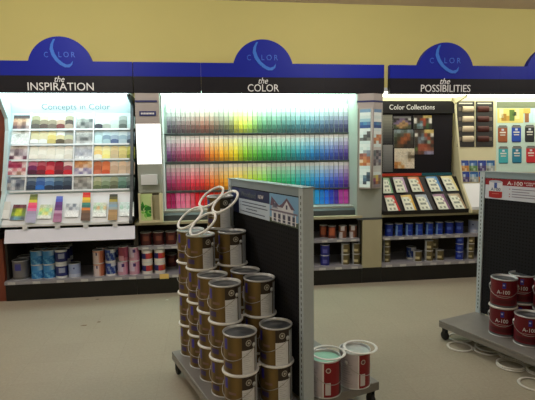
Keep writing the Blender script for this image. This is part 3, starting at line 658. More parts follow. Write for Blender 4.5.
# card tray
ST = Slant((420, 177), 5.08, (420, 211), 4.83)
zt_, zb_ = ST.at(420, 177).z, ST.at(420, 211).z
tx0, tx1 = cx0, X(469.5, 210, 4.84)
t = thing('card_tray', 'black slanted tray holding two rows of colour collection cards', 'display tray', ((tx0+tx1)/2, 5.0, ZC))
MB().yz([(5.09, zt_), (4.84, zb_), (4.83, ZC+.001), (5.11, ZC+.001), (5.11, zt_)], tx0, tx1).build('tray_bed', 'kick', t)
MB().box(tx0, tx1, 4.81, 4.829, ZC+.001, zb_+.012).build('front_lip', 'kick', t)
g4 = 'collection cards in the black tray'
R1 = [([(383,178.6),(388.6,178.2),(393,193.4),(383,193.8)], (120,170,130), 'green-edged'), ([(392.3,178),(402.5,177.6),(407.6,192.6),(396.5,193)], (190,165,195), 'lilac-edged'), ([(407,177.6),(417.8,177.2),(424,192),(412.6,192.4)], (205,110,60), 'orange-edged'),
      ([(425,177.2),(436,176.8),(442.6,191.6),(431,192)], (70,130,190), 'blue-edged'), ([(440,176.8),(451,176.4),(458.6,191),(447,191.4)], (225,215,150), 'cream-yellow-edged')]
R2 = [([(384,196.2),(393.5,195.8),(400.6,212),(388.2,212.6)], (195,50,50), 'red-edged'), ([(400,195.8),(410.4,195.2),(416.6,211.4),(405.5,212)], (215,180,80), 'mustard-edged'), ([(414.6,195.4),(425.4,195),(432.6,210.8),(421,211.4)], (150,165,185), 'grey-blue-edged'),
      ([(432,195),(443,194.4),(450.6,210.2),(439,210.8)], (130,90,130), 'plum-edged'), ([(447.4,194.4),(458.4,194),(466.6,209.4),(455,210)], (160,140,110), 'tan-edged')]
for rn, RR in (('upper', R1), ('lower', R2)):
    for pts, c, nm in RR:
        w = (205, 215, 200); l = (225, 230, 215)
        rows_ = [[mix(c, (235, 235, 225), .3)]*5+[c], [w, l, l, l, mix(c, l, .5), c], [l, (150, 165, 152), l, (155, 165, 155), l, c], [l, l, l, l, mix(c, l, .5), c], [l, (135, 145, 138), (150, 160, 150), (135, 145, 138), l, c], [l, l, l, l, l, c], [l, (145, 155, 145), l, (140, 150, 140), l, c], [w]*5+[c]]
        strip('collection_card', pts, rows_, f'{nm} collection card in the {rn} row of the black tray', 'colour card', g4, h=.006, th=.006, S=ST)
# ---------------------------------------------------------------- display D : stain display
dx0 = X(452.2, 140, 5.2)
SD = Slant((480, 100), 5.2, (480, 182), 5.0); pt_ = SD.at(480, 97); pd_ = SD.at(480, 183)
t = thing('stain_display', 'cream display frame holding wood stain boards and a can poster, behind the right gondola', 'display stand', (dx0+.6, 5.2, ZC))
MB().yz(shell_profile(5.4, ZB, (pt_.y+.03, pt_.z), (pd_.y+.02, pd_.z), ZC+.001, 4.77, False), dx0, dx0+.02).build('side_panel', 'cream', t)
zt_, zb_ = ZB-.001, SD.at(480, 183).z
pt_ = SD.at(480, 97)
MB().yz([(pt_.y, pt_.z), (SD.at(480, 183).y, zb_), (SD.at(480, 183).y+.03, zb_), (pt_.y+.03, pt_.z)], dx0+.0215, 4.3).build('board', 'cream', t)
MB().yz([(SD.at(480, 183).y-.001, zb_), (4.79, ZC+.06), (4.79, ZC+.03), (5.05, ZC+.03), (5.05, zb_)], dx0+.0215, 4.3).build('ledge', 'whitelam', t)
MB().box(dx0+.0215, 4.3, 4.79, 5.35, ZC+.001, ZC+.029).build('lower_box', 'beige', t)
def dquad(mb, x0, x1, y0, y1, h, th, c):
    q = [SD.at(x0, y0, h), SD.at(x1, y0, h), SD.at(x1, y1, h), SD.at(x0, y1, h)]; mb.ext(list(reversed(q)), SD.n*th, c); return mb
g5 = 'stain sample boards'
for (x0, x1, cc, nm) in ((457, 474.2, (205, 190, 165), 'pale birch'), (475.6, 493, (72, 30, 24), 'dark mahogany')):
    xsh = 0
    pb = dquad(MB(), x0, x1, 101.5, 147, .001, .006, (30, 28, 28)); c_ = base_of(pb)
    b = thing('sample_board', f'black board with four {nm} stain samples on the cream display', 'sample board', c_, g5)
    pb.build('backing', PAPER, b)
    for k in range(4):
        yy = 106.3+k*9.9
        a, bb = (x0+5, x1-1.5) if cc[0] > 100 else (x0+1.5, x1-5)
        mb = MB(); P0, P1 = SD.at(a, yy+3.2, .008), SD.at(bb, yy+3.2, .008); rr = .034
        prof = [(P0.y-rr*.55*math.sin(q_), P0.z+rr*math.cos(q_)) for q_ in [math.pi*m/10 for m in range(11)]]
        mb.yz(prof, P0.x, P1.x, cc); mb.build('wood_sample', PAPER, b)
        e0, e1 = (x0+1.2, x0+4.2) if cc[0] > 100 else (x1-4.2, x1-1.2)
        dquad(MB(), e0, e1, yy+1.2, yy+4.8, .008, .002, (95, 85, 75)).build('sample_tag', PAPER, b)
    dquad(MB(), x0+1.5, x1-2, 103, 104.2, .0075, .001, (190, 190, 180)).build('title_strip', PAPER, b)
# brochures under the sample boards
cs = [((40, 70, 150), (60, 90, 170), 'blue and orange', (190, 130, 60)), ((50, 90, 160), (90, 130, 180), 'blue and green', (90, 130, 80)), ((30, 60, 150), (60, 70, 150), 'dark blue', (70, 60, 110)), ((40, 90, 150), (120, 160, 190), 'blue and grey', (150, 160, 160))]
for rr_, (ya, yb) in enumerate(((160.5, 171), (171.8, 182))):
    for k in range(4):
        x0 = 460+k*8.7+rr_*.8; c1, c2, nm, c3 = cs[(k+rr_*2) % 4]
        q = [SD.at(x0, ya, .004), SD.at(x0+8.2, ya, .004), SD.at(x0+8.4, yb, .004), SD.at(x0+.3, yb, .004)]
        mb = picture(*q, [[c1]*4, [c2, (170, 190, 210), c2, c1], [c3, mix(c3, (255, 255, 255), .3), c3, c3], [mix(c3, (40, 30, 30), .4), c3, mix(c3, (230, 230, 230), .5), c3]], .004, SD.n)
        tag(mb.build('brochure', PAPER, loc=base_of(mb)), f'{nm} brochure, {ORD[k]} in the {["upper","lower"][rr_]} row below the sample boards', 'brochure', 'brochures below the sample boards')
# can poster
mbp = dquad(MB(), 496, 560, 101, 172, .001, .004, (190, 215, 205)); cb = base_of(mbp)
b = thing('can_poster', 'pale poster showing rows of printed cans, on the cream stain display', 'poster', cb)
mbp.build('sheet', PAPER, b)
dquad(MB(), 496.5, 560, 102, 108, .006, .001, (110, 120, 95)).build('title_band', PAPER, b)
yel = dquad(MB(), 497, 523, 108.5, 123, .006, .001, (215, 205, 120))
for (x0, x1, y0, y1, c) in ((499,503,109,118,(235,230,180)),(501,506,114,121,(165,125,45)),(509,514,110,121,(90,120,50)),(506,509,116,121,(190,150,60)),(515,519,109,119,(235,225,160)),(512,516,112,116,(45,70,45))): dquad(yel, x0, x1, y0, y1, .0072, .001, c)
yel.build('garden_picture', PAPER, b)
br_ = dquad(MB(), 525, 560, 108.5, 123, .006, .001, (190, 225, 235)); dquad(br_, 523, 530, 108.5, 113.5, .0072, .001, (205, 180, 90)); dquad(br_, 524.5, 528.5, 113.5, 122.5, .0072, .001, (150, 100, 60)); br_.build('brush_picture', PAPER, b)
for (xc, yc, c) in ((502.3,134.5,(150,80,40)),(516,134.2,(25,70,170)),(529.3,134,(30,35,40)),(543,134,(60,90,60)),(503,155.5,(60,165,175)),(516.5,155.2,(30,120,150)),(530.5,155,(190,40,50)),(544,155,(90,60,130))):
    mb = dquad(MB(), xc-4.7, xc+4.7, yc-7, yc+7.3, .006, .0015, c)
    for (a0, a1, b0, b1, k) in ((-4.7,4.7,-8,-6.4,(120,120,115)),(-3.8,3.8,-9,-8,(90,95,95)),(-3,3,-2.5,-1.2,(215,215,205)),(-2.6,2.6,.2,1.2,(205,205,195)),(-4.3,4.3,7.3,8.2,mix(c,(0,0,0),.4)),(-1.2,1.2,-5.5,-3.6,(200,205,220))):
        dquad(mb, xc+a0, xc+a1, yc+b0, yc+b1, .0078, .001, k)
    mb.build('printed_can', PAPER, b)

# ================================================================ CANS
def can_proto(name, r, h, colf, label, cat, group, lidmat='lid', wirehandle=True, n=72, extra=None, th0=0, ring=None, zs=None):
    t = thing(name, label, cat, (0, 0, 0), group, local=True)
    zs = zs or [i/14 for i in range(15)]
    body = MB(); b0, b1 = h*.03, h*.955
    body.lathe([(r*.965, b0+(b1-b0)*z) for z in zs], n, lambda a, z: colf(a, (z-b0)/(b1-b0)))
    body.lathe([(0, .0), (r*.95, .0)], n, col=(150, 150, 150))
    body.build('body', CANPRINT, t)
    MB().lathe([(r*.93, .001), (r*.99, 0), (r, h*.012), (r*.99, h*.026), (r*.965, h*.031)], n).build('bottom_rim', 'rim', t)
    MB().lathe([(r*.965, h*.954), (r*.99, h*.96), (r, h*.978), (r*.992, h*.994), (r*.96, h*.999), (r*.93, h*.992), (r*.92, h*.955), (r*.9, h*.93)], n).build('top_rim', 'rim', t)
    lid = MB().lathe([(r*.905, h*.931), (r*.86, h*.931), (r*.84, h*.942), (r*.8, h*.942), (r*.77, h*.934), (r*.3, h*.934), (r*.28, h*.938), (0.0005, h*.938)], n)
    lid.build('lid', lidmat, t)
    if wirehandle:
        hb = MB(); zz = h*.72
        pts = []
        for k in range(25):
            a = -math.pi/2+math.pi*k/24
            pts.append(((r+.006)*math.sin(a), -(r+.006)*math.cos(a)*1.0, zz-h*.34*math.cos(a)))
        hb.tube(pts, .0016, 6); o = hb.build('handle', 'wire', t)
        for s in (-1, 1):
            e_ = MB(Matrix.Translation((s*(r*.966), 0, zz)) @ Matrix.Rotation(s*math.pi/2, 4, 'Y'))
            e_.lathe([(.011, 0), (.011, .003), (.005, .007), (.0005, .0075)], 14); e_.build('handle_ear', 'rim', t)
        o.rotation_euler = (0, 0, R(th0)); 
        for c in t.children:
            if c.name.startswith('handle_ear'): c.rotation_euler = (0, 0, R(th0))
    return t
def curved(t, name, r, th, z, wd, ht, body, mat, **k):
    def place(a, b, d):
        an = R(th)+a/r; return ((r+d)*math.sin(an), -(r+d)*math.cos(an), z+b)
    return text_mb(body, wd, ht, place, depth=.0006, **k).build(name, mat, t)

GOLD, GOLD2 = (124, 100, 54), (92, 73, 38)
random.seed(5)
def gold_col(a, z):
    g = mix(GOLD, GOLD2, .5+.5*math.sin(a*.11))
    if z > .965 or z < .03: return (180, 175, 160)
    if -66 < a < -50 and .62 < z < .9: return (60, 52, 165)
    if -66 < a < -30 and .12 < z < .26: return (66, 52, 104)
    if -46 < a < -14 and .5 < z < .6: return (128, 100, 92)
    if 5 < a < 55:
        if z > .66: return (52, 42, 36)
        return (226, 228, 234) if z < .64 else (150, 140, 120)
    if 55 <= a < 60: return (70, 54, 36)
    if 60 <= a < 118: return (178, 184, 192) if z < .93 else (70, 60, 46)
    if -130 < a < -100: return (178, 184, 192)
    return g
CR_, CH = .0868, .2008
gold = can_proto('stain_can', CR_, CH, gold_col, 'x', 'paint can', 'gold stain cans stacked on the left gondola', th0=-38)
# roundel and text lines on the white panel
mb = MB()
for k in range(16):
    pass
def patch(r, a0, a1, z0, z1, mb, col, d=.0004):
    n = max(1, int((a1-a0)/4))
    for i in range(n):
        p, q = R(a0+(a1-a0)*i/n), R(a0+(a1-a0)*(i+1)/n); rr = r+d
        mb.add([(rr*math.sin(p), -rr*math.cos(p), z0), (rr*math.sin(q), -rr*math.cos(q), z0), (rr*math.sin(q), -rr*math.cos(q), z1), (rr*math.sin(p), -rr*math.cos(p), z1)], [(0, 1, 2, 3)], col, True)
br_ = CR_*.965
mb = MB()
for k in range(9): patch(br_, 9, 22+20*((k*7) % 5)/5+2, CH*(.54-.05*k), CH*(.555-.05*k), mb, (200, 202, 210))
mb.build('fine_print', CANPRINT, gold)
def disc_on(r, th, z, rad, col, mb, d=.0006, ins=0.0):
    pts = []
    for k in range(20):
        a = 2*math.pi*k/20; an = R(th)+rad*math.cos(a)/r; pts.append(((r+d)*math.sin(an), -(r+d)*math.cos(an), z+rad*math.sin(a)))
    mb.add(pts, [tuple(range(20))], col)
mb = MB(); disc_on(br_, 29, CH*.8, .0165, (176, 172, 160), mb); disc_on(br_, 29, CH*.8, .0115, (84, 72, 60), mb, .0009); disc_on(br_, 29, CH*.8, .006, (190, 186, 176), mb, .0012)
mb.build('roundel', CANPRINT, gold)
def red_col(a, z):
    if z > .965: return (160, 160, 160)
    if z < .05: return (90, 90, 95)
    if -7 < a < 8 and .7 < z < .92: return (40, 40, 150)
    if 95 < a < 150: return (200, 200, 205)
    if z < .3 and -60 < a < 60 and .14 < z: return (80, 12, 24)
    return (106, 13, 30)
redc = can_proto('latex_can', CR_, CH, red_col, 'x', 'paint can', 'red A-100 cans on the right gondola', th0=0)
curved(redc, 'lettering', br_, 0, CH*.56, .082, .026, 'A-100', 'white')
mb = MB(); patch(br_, -34, 30, CH*.42, CH*.435, mb, (190, 150, 150)); patch(br_, -30, 20, CH*.36, CH*.368, mb, (170, 120, 120)); patch(br_, -3, 5, CH*.78, CH*.83, mb, (170, 180, 230)); mb.build('fine_print', CANPRINT, redc)
def wr_col(a, z):
    if z > .965 or z < .03: return (190, 190, 190)
    if a < -80 or a > 84: return (60, 12, 18)
    if a < 14: return (196, 188, 196)
    if a < 18: return (225, 225, 225)
    if 24 < a < 46 and .06 < z < .44: return (205, 200, 205)
    return (132, 16, 28)
wrc = can_proto('primer_can', CR_, CH, wr_col, 'x', 'paint can', 'white and red cans on the left gondola', lidmat=plain('mint_lid_paint', (150, 215, 190), .4), th0=60)
mb = MB()
for k in range(12): patch(br_, -62, -62+30+36*((k*5) % 4)/4, CH*(.86-.065*k), CH*(.872-.065*k), mb, (150, 146, 156))
mb.build('fine_print', CANPRINT, wrc)
mb = MB(); disc_on(br_, 36, CH*.76, .014, (190, 180, 170), mb); disc_on(br_, 36, CH*.76, .009, (110, 60, 60), mb, .0009); mb.build('roundel', CANPRINT, wrc)

# ---------------------------------------------------------------- gondolas
GA, DZ = 19.2, .147
def gframe(gx, gy): return Matrix.Translation((gx, gy, 0)) @ Matrix.Rotation(R(GA), 4, 'Z')
def gondola(gx, gy, L, H, wl, wr, label, sides):
    t = thing('gondola_shelf', label, 'gondola', (gx, gy, 0), 'pegboard gondolas on casters', rz=R(GA), local=True)
    TH = .062
    for y0 in (0, L-.04):
        u = MB().box(0, TH, y0, y0+.04, .10, H-.0005)
        u2 = u
        for k in range(int((H-.2)/.03)):
            z = .18+k*.03
            for xx_ in (-.0006, TH+.0001): u2.box(xx_, xx_+.0005, y0+.017, y0+.023, z, z+.016, (20, 20, 25))
        u.c = [c if c == (20, 20, 25) else (182, 194, 202) for c in u.c]
        u.build('upright', STEELP, t)
    MB().box(-.004, TH+.004, -.003, L+.003, H, H+.006).build('top_cap', 'bluesteel', t)
    MB().box(.002, TH-.002, .0405, L-.0405, H-.042, H-.0005).build('top_rail', 'bluesteel', t)
    MB().box(.012, .016, .0405, L-.0405, DZ+.001, H-.0425).build('pegboard', 'peg', t)
    MB().box(TH-.016, TH-.012, .0405, L-.0405, DZ+.001, H-.0425).build('pegboard', 'peg', t)
    for s, w in ((-1, wl), (1, wr)):
        if w <= 0: continue
        x0, x1 = (-w, -.0015) if s < 0 else (TH+.0015, TH+w)
        MB().box(x0, x1, .0, L, DZ-.018, DZ).build('deck', 'deck', t, bevel=.004)
        xe = x0 if s < 0 else x1-.012
        MB().box(xe, xe+.012, .003, L-.003, DZ-.05, DZ-.0185).build('deck_rail', 'deck', t)
        for y in (.003, L-.015): MB().box(min(x0, x1)+.013, max(x0, x1)-.013, y, y+.012, DZ-.05, DZ-.0185).build('deck_rail', 'deck', t)
        for y in (.035, L-.035):
            xc = x0+.03 if s < 0 else x1-.03
            c = MB().box(xc-.018, xc+.018, y-.018, y+.018, DZ-.024, DZ-.0188); c.box(xc-.016, xc-.012, y-.014, y+.014, .03, DZ-.0245); c.box(xc+.012, xc+.016, y-.014, y+.014, .03, DZ-.0245)
            ca = c.build('caster', 'rubber', t)
            MB(Matrix.Translation((xc-.0115, y, .034)) @ Matrix.Rotation(math.pi/2, 4, 'Y')).lathe([(.0005, 0), (.028, 0), (.034, .004), (.034, .019), (.028, .023), (.0005, .023)], 20).build('wheel', 'rubber', ca)
    return t
STEELP = printed('painted_slotted_steel', .42, .15)
LX, LY, GL, GH = .4848, .2858+2.0, .957, 1.259
gl = gondola(LX, LY, GL, GH-.006, .4213, .4317, 'grey gondola with dark pegboard and a blue house sign, in the middle of the floor', 2)
RX, RY, RL = 2.1172, 3.4233, 1.83
gfr = gframe(RX, RY); org = gfr @ Vector((0, -RL, 0))
gr = gondola(org.x, org.y, RL, GH-.006, .3975, 0, 'grey gondola with dark pegboard and a red A-100 sign, at the right edge', 2)
# signs on the pegboards (viewer stands on the -x side; far end is on the left)
def sign_frame(x, ynear, yfar, z0, z1):
    return lambda u, v, d=0.0: Vector((x-d, yfar+(ynear-yfar)*u, z1+(z0-z1)*v))
def srect(mb, f, u0, u1, v0, v1, d, col): mb.add([f(u0, v0, d), f(u1, v0, d), f(u1, v1, d), f(u0, v1, d)], [(0, 3, 2, 1)], col); return mb
def spoly(mb, f, pts, d, col): mb.add([f(u, v, d) for u, v in reversed(pts)], [tuple(range(len(pts)))], col)
def stext(f, body, u0, u1, v0, v1, d, parent, mat, **k):
    c = f((u0+u1)/2, (v0+v1)/2); w = (f(u0, v0)-f(u1, v0)).length; h = (f(u0, v0)-f(u0, v1)).length
    return text_mb(body, w, h, lambda a, b, dd: (c.x-d-dd, c.y-a, c.z+b), depth=.0006, **k).build('lettering', mat, parent)
f = sign_frame(.006, .05, GL-.05, 1.045, 1.205)
ts = thing('sign_panel', 'blue and white sign with a gabled house picture on the left gondola', 'sign', (LX, LY, 0), 'signs on the gondolas', rz=R(GA), local=True)
MB().box(.006, .0115, .05, GL-.05, 1.045, 1.205).build('board', plain('navy_sign_board', (36, 48, 92), .4), ts)
mb = MB(); srect(mb, f, .13, .63, .40, 1, .0006, (190, 205, 222)); srect(mb, f, 0, .13, .0, 1, .0006, (34, 44, 96)); mb.build('white_text_panel', PAPER, ts)
mb = MB()
for k, (a, b) in enumerate(((.19, .58), (.19, .60), (.26, .44), (.19, .56))): srect(mb, f, a, b, .50+.12*k, .535+.12*k, .0012, (70, 80, 110))
for k in (0, 1, 3): srect(mb, f, .16, .175, .50+.12*k, .535+.12*k, .0012, (70, 80, 110))
mb.build('bullet_text', PAPER, ts)
stext(f, 'Woodland', .17, .42, .1, .31, .0006, ts, 'greytext'); stext(f, 'NEW', .46, .54, .14, .28, .0006, ts, 'white')
mb = MB(); pts = [(.06+.045*math.cos(a), .17+.07*math.sin(a)) for a in [2*math.pi*k/18 for k in range(18)]]; spoly(mb, f, pts, .0012, (200, 205, 215)); mb.build('oval_logo', PAPER, ts)
mb = MB(); srect(mb, f, .63, 1, 0, 1, .0008, (120, 165, 205)); srect(mb, f, .63, 1, .82, 1, .0010, (70, 84, 70))
spoly(mb, f, [(.66, .35), (.66, .95), (.94, .95), (.94, .35)], .0012, (196, 200, 212))
spoly(mb, f, [(.64, .42), (.66, .10), (.76, .38), (.80, .30), (.86, .08), (.96, .44)], .0014, (104, 84, 104))
spoly(mb, f, [(.79, .52), (.86, .18), (.93, .52)], .0016, (208, 210, 220)); spoly(mb, f, [(.66, .5), (.705, .26), (.75, .5)], .0016, (150, 150, 170))
srect(mb, f, .64, .99, .54, .60, .0018, (120, 110, 130))
for a in (.67, .73, .79, .85, .91, .96): srect(mb, f, a, a+.012, .6, .96, .002, (225, 226, 232))
for a in (.69, .75, .81, .875, .93): srect(mb, f, a, a+.03, .66, .92, .0019, (62, 66, 92))
for (a, b) in ((.685, .32), (.85, .32), (.71, .32)): srect(mb, f, a, a+.02, b, b+.14, .002, (70, 72, 100))
srect(mb, f, .64, .99, .82, .84, .0022, (225, 226, 232))
mb.build('house_picture', PAPER, ts)

f = sign_frame(.006, .25, RL-.045, 1.055, 1.207)
tr = thing('sign_panel', 'red and white A-100 sign with a can picture on the right gondola', 'sign', (org.x, org.y, 0), 'signs on the gondolas', rz=R(GA), local=True)
MB().box(.006, .0115, .25, RL-.045, 1.055, 1.207).build('board', plain('white_sign_board', (196, 200, 212), .45), tr)
mb = MB(); srect(mb, f, 0, 1, 0, .31, .0006, (140, 20, 34)); mb.build('red_band', PAPER, tr)
L_ = RL-.295
def uu(m): return m/L_
mb = MB(); cx_ = .17
srect(mb, f, uu(.034), uu(.147), .14, .90, .0010, (205, 208, 216)); srect(mb, f, uu(.034), uu(.147), .62, .90, .0013, (160, 26, 30)); srect(mb, f, uu(.078), uu(.102), .18, .46, .0013, (60, 80, 150))
spoly(mb, f, [(uu(.0905+.0565*math.cos(a)), .14+.06*math.sin(a)) for a in [2*math.pi*k/18 for k in range(18)]], .0015, (170, 176, 190))
spoly(mb, f, [(uu(.0905+.0565*math.cos(a)), .90+.05*math.sin(a)) for a in [2*math.pi*k/18 for k in range(18)]], .0012, (160, 26, 30))
srect(mb, f, uu(.06), uu(.12), .72, .745, .0016, (205, 120, 110))
mb.build('can_picture', PAPER, tr)
stext(f, 'A100', uu(.050), uu(.132), .44, .60, .0013, tr, plain('dark_navy_ink', (36, 38, 80), .5))
stext(f, 'A-100', uu(.186), uu(.306), .09, .27, .0006, tr, 'white'); stext(f, 'EXTERIOR', uu(.32), uu(.40), .10, .16, .0006, tr, 'white'); stext(f, 'LATEX', uu(.335), uu(.385), .19, .25, .0006, tr, 'white')
mb = MB()
for k, (a, b) in enumerate(((.225, .62), (.225, .36), (.225, .66), (.225, .6))): srect(mb, f, uu(a), uu(b), .44+.12*k, .475+.12*k, .001, (120, 110, 130))
for k in (0, 2, 3): srect(mb, f, uu(.203), uu(.212), .44+.12*k, .48+.12*k, .001, (150, 40, 50))
mb.build('bullet_text', PAPER, tr)

# ---------------------------------------------------------------- stacks on the left gondola
F = gframe(LX, LY)
PA_, PP_ = .188, .2036
def spot(i, j): return F @ Vector((-.2968+PP_*j+.004, .130+PA_*i, 0))
def face_cam(p, extra=0): return math.atan2(p.x, p.y)*-1+R(extra)
HT = {(0, 0): 2, (0, 1): 2, (1, 0): 3, (1, 1): 3, (2, 0): 3, (2, 1): 3, (3, 0): 4, (3, 1): 4, (4, 0): 4, (4, 1): 5}
RN = ['front', 'second', 'middle', 'fourth', 'rear']; LV = ['bottom', 'second from bottom', 'third from bottom', 'fourth from bottom', 'fifth and topmost']
LAY = .2013
first = True
rr = random.Random(11)
for (i, j), n in HT.items():
    p = spot(i, j)
    for k in range(n):
        lv = 'topmost' if k == n-1 else LV[k]
        lab = f'gold stain can, {lv} in the {RN[i]} stack of the {"outer" if j == 0 else "inner"} column, left gondola'
        ex = rr.uniform(-9, 9)+(0 if j == 0 else -6); loc = (p.x, p.y, DZ+.0005+LAY*k)
        if first: gold.location = loc; gold.rotation_euler = (0, 0, face_cam(p, ex)); gold['label'] = lab; first = False
        else: dup(gold, lab, loc, face_cam(p, ex))
# ring carriers
def carrier_mb(cells, pa, pp, r=.0905, th=.0042, flat=1.5):
    mb = MB()
    for (i, j) in cells:
        mb.tube([(pp*j+r*math.cos(a), pa*i+r*math.sin(a), 0) for a in [2*math.pi*k/40 for k in range(40)]], th, 8, True, flat=flat)
    S = set(cells)
    for (i, j) in cells:
        if (i+1, j) in S: mb.box(pp*j-.012, pp*j+.012, pa*i+r-.001, pa*(i+1)-r+.001, -.003, .003) if pa > 2*r else mb.box(pp*j-.014, pp*j+.014, pa*(i+.5)-.006, pa*(i+.5)+.006, -.003, .003)
        if (i, j+1) in S: mb.box(pp*(j+.5)-.014, pp*(j+.5)+.014, pa*i-.012, pa*i+.012, -.003, .003)
    return mb
g6 = 'white ring carriers between the stacked gold cans'
four = carrier_mb([(0, 0), (0, 1), (1, 0), (1, 1)], PA_, PP_).build('ring_carrier', 'plastic', loc=(0, 0, 0))
two = carrier_mb([(0, 0), (0, 1)], PA_, PP_).build('ring_carrier', 'plastic', loc=(0, 0, 0))
def put(src, p, z, lab, used=set(), rz=R(GA), grp=g6):
    o = src if src.name not in used else src.copy()
    if src.name in used: COL.objects.link(o)
    used.add(src.name); o.location = (p.x, p.y, z); o.rotation_euler = (0, 0, rz); return tag(o, lab, 'can carrier', grp)
for lv in (1, 2, 3):
    zz = DZ+LAY*lv
    nm = ['', 'lowest', 'second', 'third'][lv]
    put(four, spot(3, 0), zz, f'white four-ring carrier round the rearmost gold can stacks, {nm} joint up')
    if lv < 3: put(four, spot(1, 0), zz, f'white four-ring carrier round the middle gold can stacks, {nm} joint up')
    if lv < 2: put(two, spot(0, 0), zz, 'white two-ring carrier round the front pair of gold can stacks')
# loose carrier leaning against the topmost can
d_ = Vector((-math.sin(R(GA)), math.cos(R(GA)), 0)); n_ = Vector((math.cos(R(GA)), math.sin(R(GA)), 0))
aA = Vector((.7155, .272, .6435)); bA = Vector((.4137, -.9072, -.0766)); bA = (bA-aA*bA.dot(aA)).normalized(); cA = aA.cross(bA)
loose = carrier_mb([(0, 0), (0, 1), (1, 0), (1, 1)], .189, .189, r=.0905, th=.0078, flat=.9)
zr = DZ+LAY*4
org2 = Vector((-.0818, 2.9728, 1.0305))
Mx = Matrix((( aA.x, bA.x, cA.x, org2.x), (aA.y, bA.y, cA.y, org2.y), (aA.z, bA.z, cA.z, org2.z), (0, 0, 0, 1)))
o = loose.build('ring_carrier', 'plastic', loc=(0, 0, 0)); o.matrix_world = Mx
tag(o, 'loose white four-ring carrier leaning against the topmost gold can', 'can carrier')

# white and red cans on the right-hand deck
p1 = atz(325, 391, DZ); p2 = atz(354.5, 382.5, DZ)
dd = (p2-p1); 
if dd.length < .18: p2 = p1+dd.normalized()*.18
wrc.location = (p1.x, p1.y, DZ+.0005); wrc.rotation_euler = (0, 0, face_cam(p1, -24)); wrc['label'] = 'white and red can with a mint lid, beside the post on the left gondola'
w2 = dup(wrc, 'white and red can with a pale grey lid, at the left gondola corner', (p2.x, p2.y, DZ+.0005), face_cam(p2, -3))
for c in w2.children:
    if c.name.startswith('lid'):
        c.data = c.data.copy(); c.data.materials[0] = plain('pale_grey_lid_paint', (190, 200, 200), .4)
cz_ = DZ+CH+.006
e1 = atz(328, 352.5, cz_); e2 = atz(360, 347, cz_); v = (e2-e1); an = math.atan2(v.y, v.x)
cm = carrier_mb([(0, 0), (0, 1)], .176, v.length, r=min(.088, v.length/2), th=.0085, flat=.4)
o = cm.build('ring_carrier', 'plastic', loc=(0, 0, 0)); o.location = (e1.x, e1.y, cz_); o.rotation_euler = (0, 0, an)
tag(o, 'pale two-ring carrier lying loose on top of the white and red cans', 'can carrier')

# red cans on the right gondola
q1 = atz(502, 333, DZ); FR_ = Matrix.Rotation(R(GA), 4, 'Z')
def rs(i, j): return q1 + (FR_ @ Vector((.19*j, -.19*i, 0)))
fst = True
for (i, j, n) in ((0, 0, 2), (0, 1, 2), (1, 0, 1), (1, 1, 2), (2, 0, 1), (2, 1, 1)):
    p = rs(i, j)
    for k in range(n):
        lab = f'dark red A-100 can, {"upper" if k else "lower" if n == 2 else "single"} one, {["far", "middle", "near"][i]} {"outer" if j == 0 else "inner"} spot on right gondola'
        loc = (p.x, p.y, DZ+.0005+LAY*k); rz = face_cam(p, [-4, 6, 2][i]+3*k)
        if fst: redc.location = loc; redc.rotation_euler = (0, 0, rz); redc['label'] = lab; fst = False
        else: dup(redc, lab, loc, rz)
cm = carrier_mb([(0, 0), (0, 1)], .19, .19, r=.0895).build('ring_carrier', 'greyplastic', loc=(0, 0, 0)); cm.location = (q1.x, q1.y, DZ+LAY); cm.rotation_euler = (0, 0, R(GA))
tag(cm, 'grey two-ring carrier between the stacked red cans on the right gondola', 'can carrier')
# carriers on the floor
def floor_carrier(pa, pb, z, lab, depth=1):
    a, b = atz(*pa, z), atz(*pb, z); v = b-a; cells = [(0, 0), (0, 1)]+([(1, 0), (1, 1)] if depth > 0 else [])
    o = carrier_mb(cells, .176, v.length, r=min(.083, v.length/2), th=.009, flat=.45).build('ring_carrier', 'greyplastic', loc=(0, 0, 0))
    o.location = (a.x, a.y, z); o.rotation_euler = (0, 0, math.atan2(v.y, v.x)); tag(o, lab, 'can carrier', 'ring carriers lying on the floor')
floor_carrier((460, 346.5), (487, 350), .0045, 'smoky ring carrier on the floor, farthest left under the right gondola')
floor_carrier((488.5, 347), (517, 351), .0145, 'smoky ring carrier lying on top of the far one under the right gondola')
floor_carrier((511, 365.5), (541, 371), .0045, 'smoky ring carrier on the floor, lower one of the middle pair at right')
floor_carrier((511, 363.5), (541, 369), .0135, 'smoky ring carrier, upper one of the middle pair at right')
floor_carrier((534, 384), (566, 389), .0045, 'smoky ring carrier on the floor nearest the camera, cut by the right edge', 0)

# ---------------------------------------------------------------- small cans on the shelves
def small(name, colf, r=.056, h=.142, lidmat='lid'):
    t = thing(name, 'x', 'paint can', (0, 0, 0), None, local=True)
    b0, b1 = h*.03, h*.955; n = 24
    body = MB().lathe([(r*.965, b0+(b1-b0)*i/8) for i in range(9)], n, lambda a, z: colf(a, (z-b0)/(b1-b0)))
    body.lathe([(0.0005, 0), (r*.95, 0)], n); body.build('body', CANPRINT, t)
    MB().lathe([(r*.93, .001), (r, 0), (r, h*.02), (r*.965, h*.031)], n).build('bottom_rim', 'rim', t)
    MB().lathe([(r*.965, h*.954), (r, h*.965), (r, h*.99), (r*.95, h), (r*.92, h*.965), (r*.88, h*.96)], n).build('top_rim', 'rim', t)
    MB().lathe([(r*.89, h*.96), (r*.85, h*.98), (r*.78, h*.975), (r*.75, h*.965), (.0005, h*.968)], n).build('lid', lidmat, t)
    return t
def c_blue(a, z):
    if z > .5: return mix((60, 130, 195), (190, 215, 230), max(0, min(1, (a+10)/50))) if z > .6 and abs(a) < 60 else (62, 140, 205)
    return (44, 120, 190) if (a*.006+z) % .5 > .2 else (96, 165, 215)
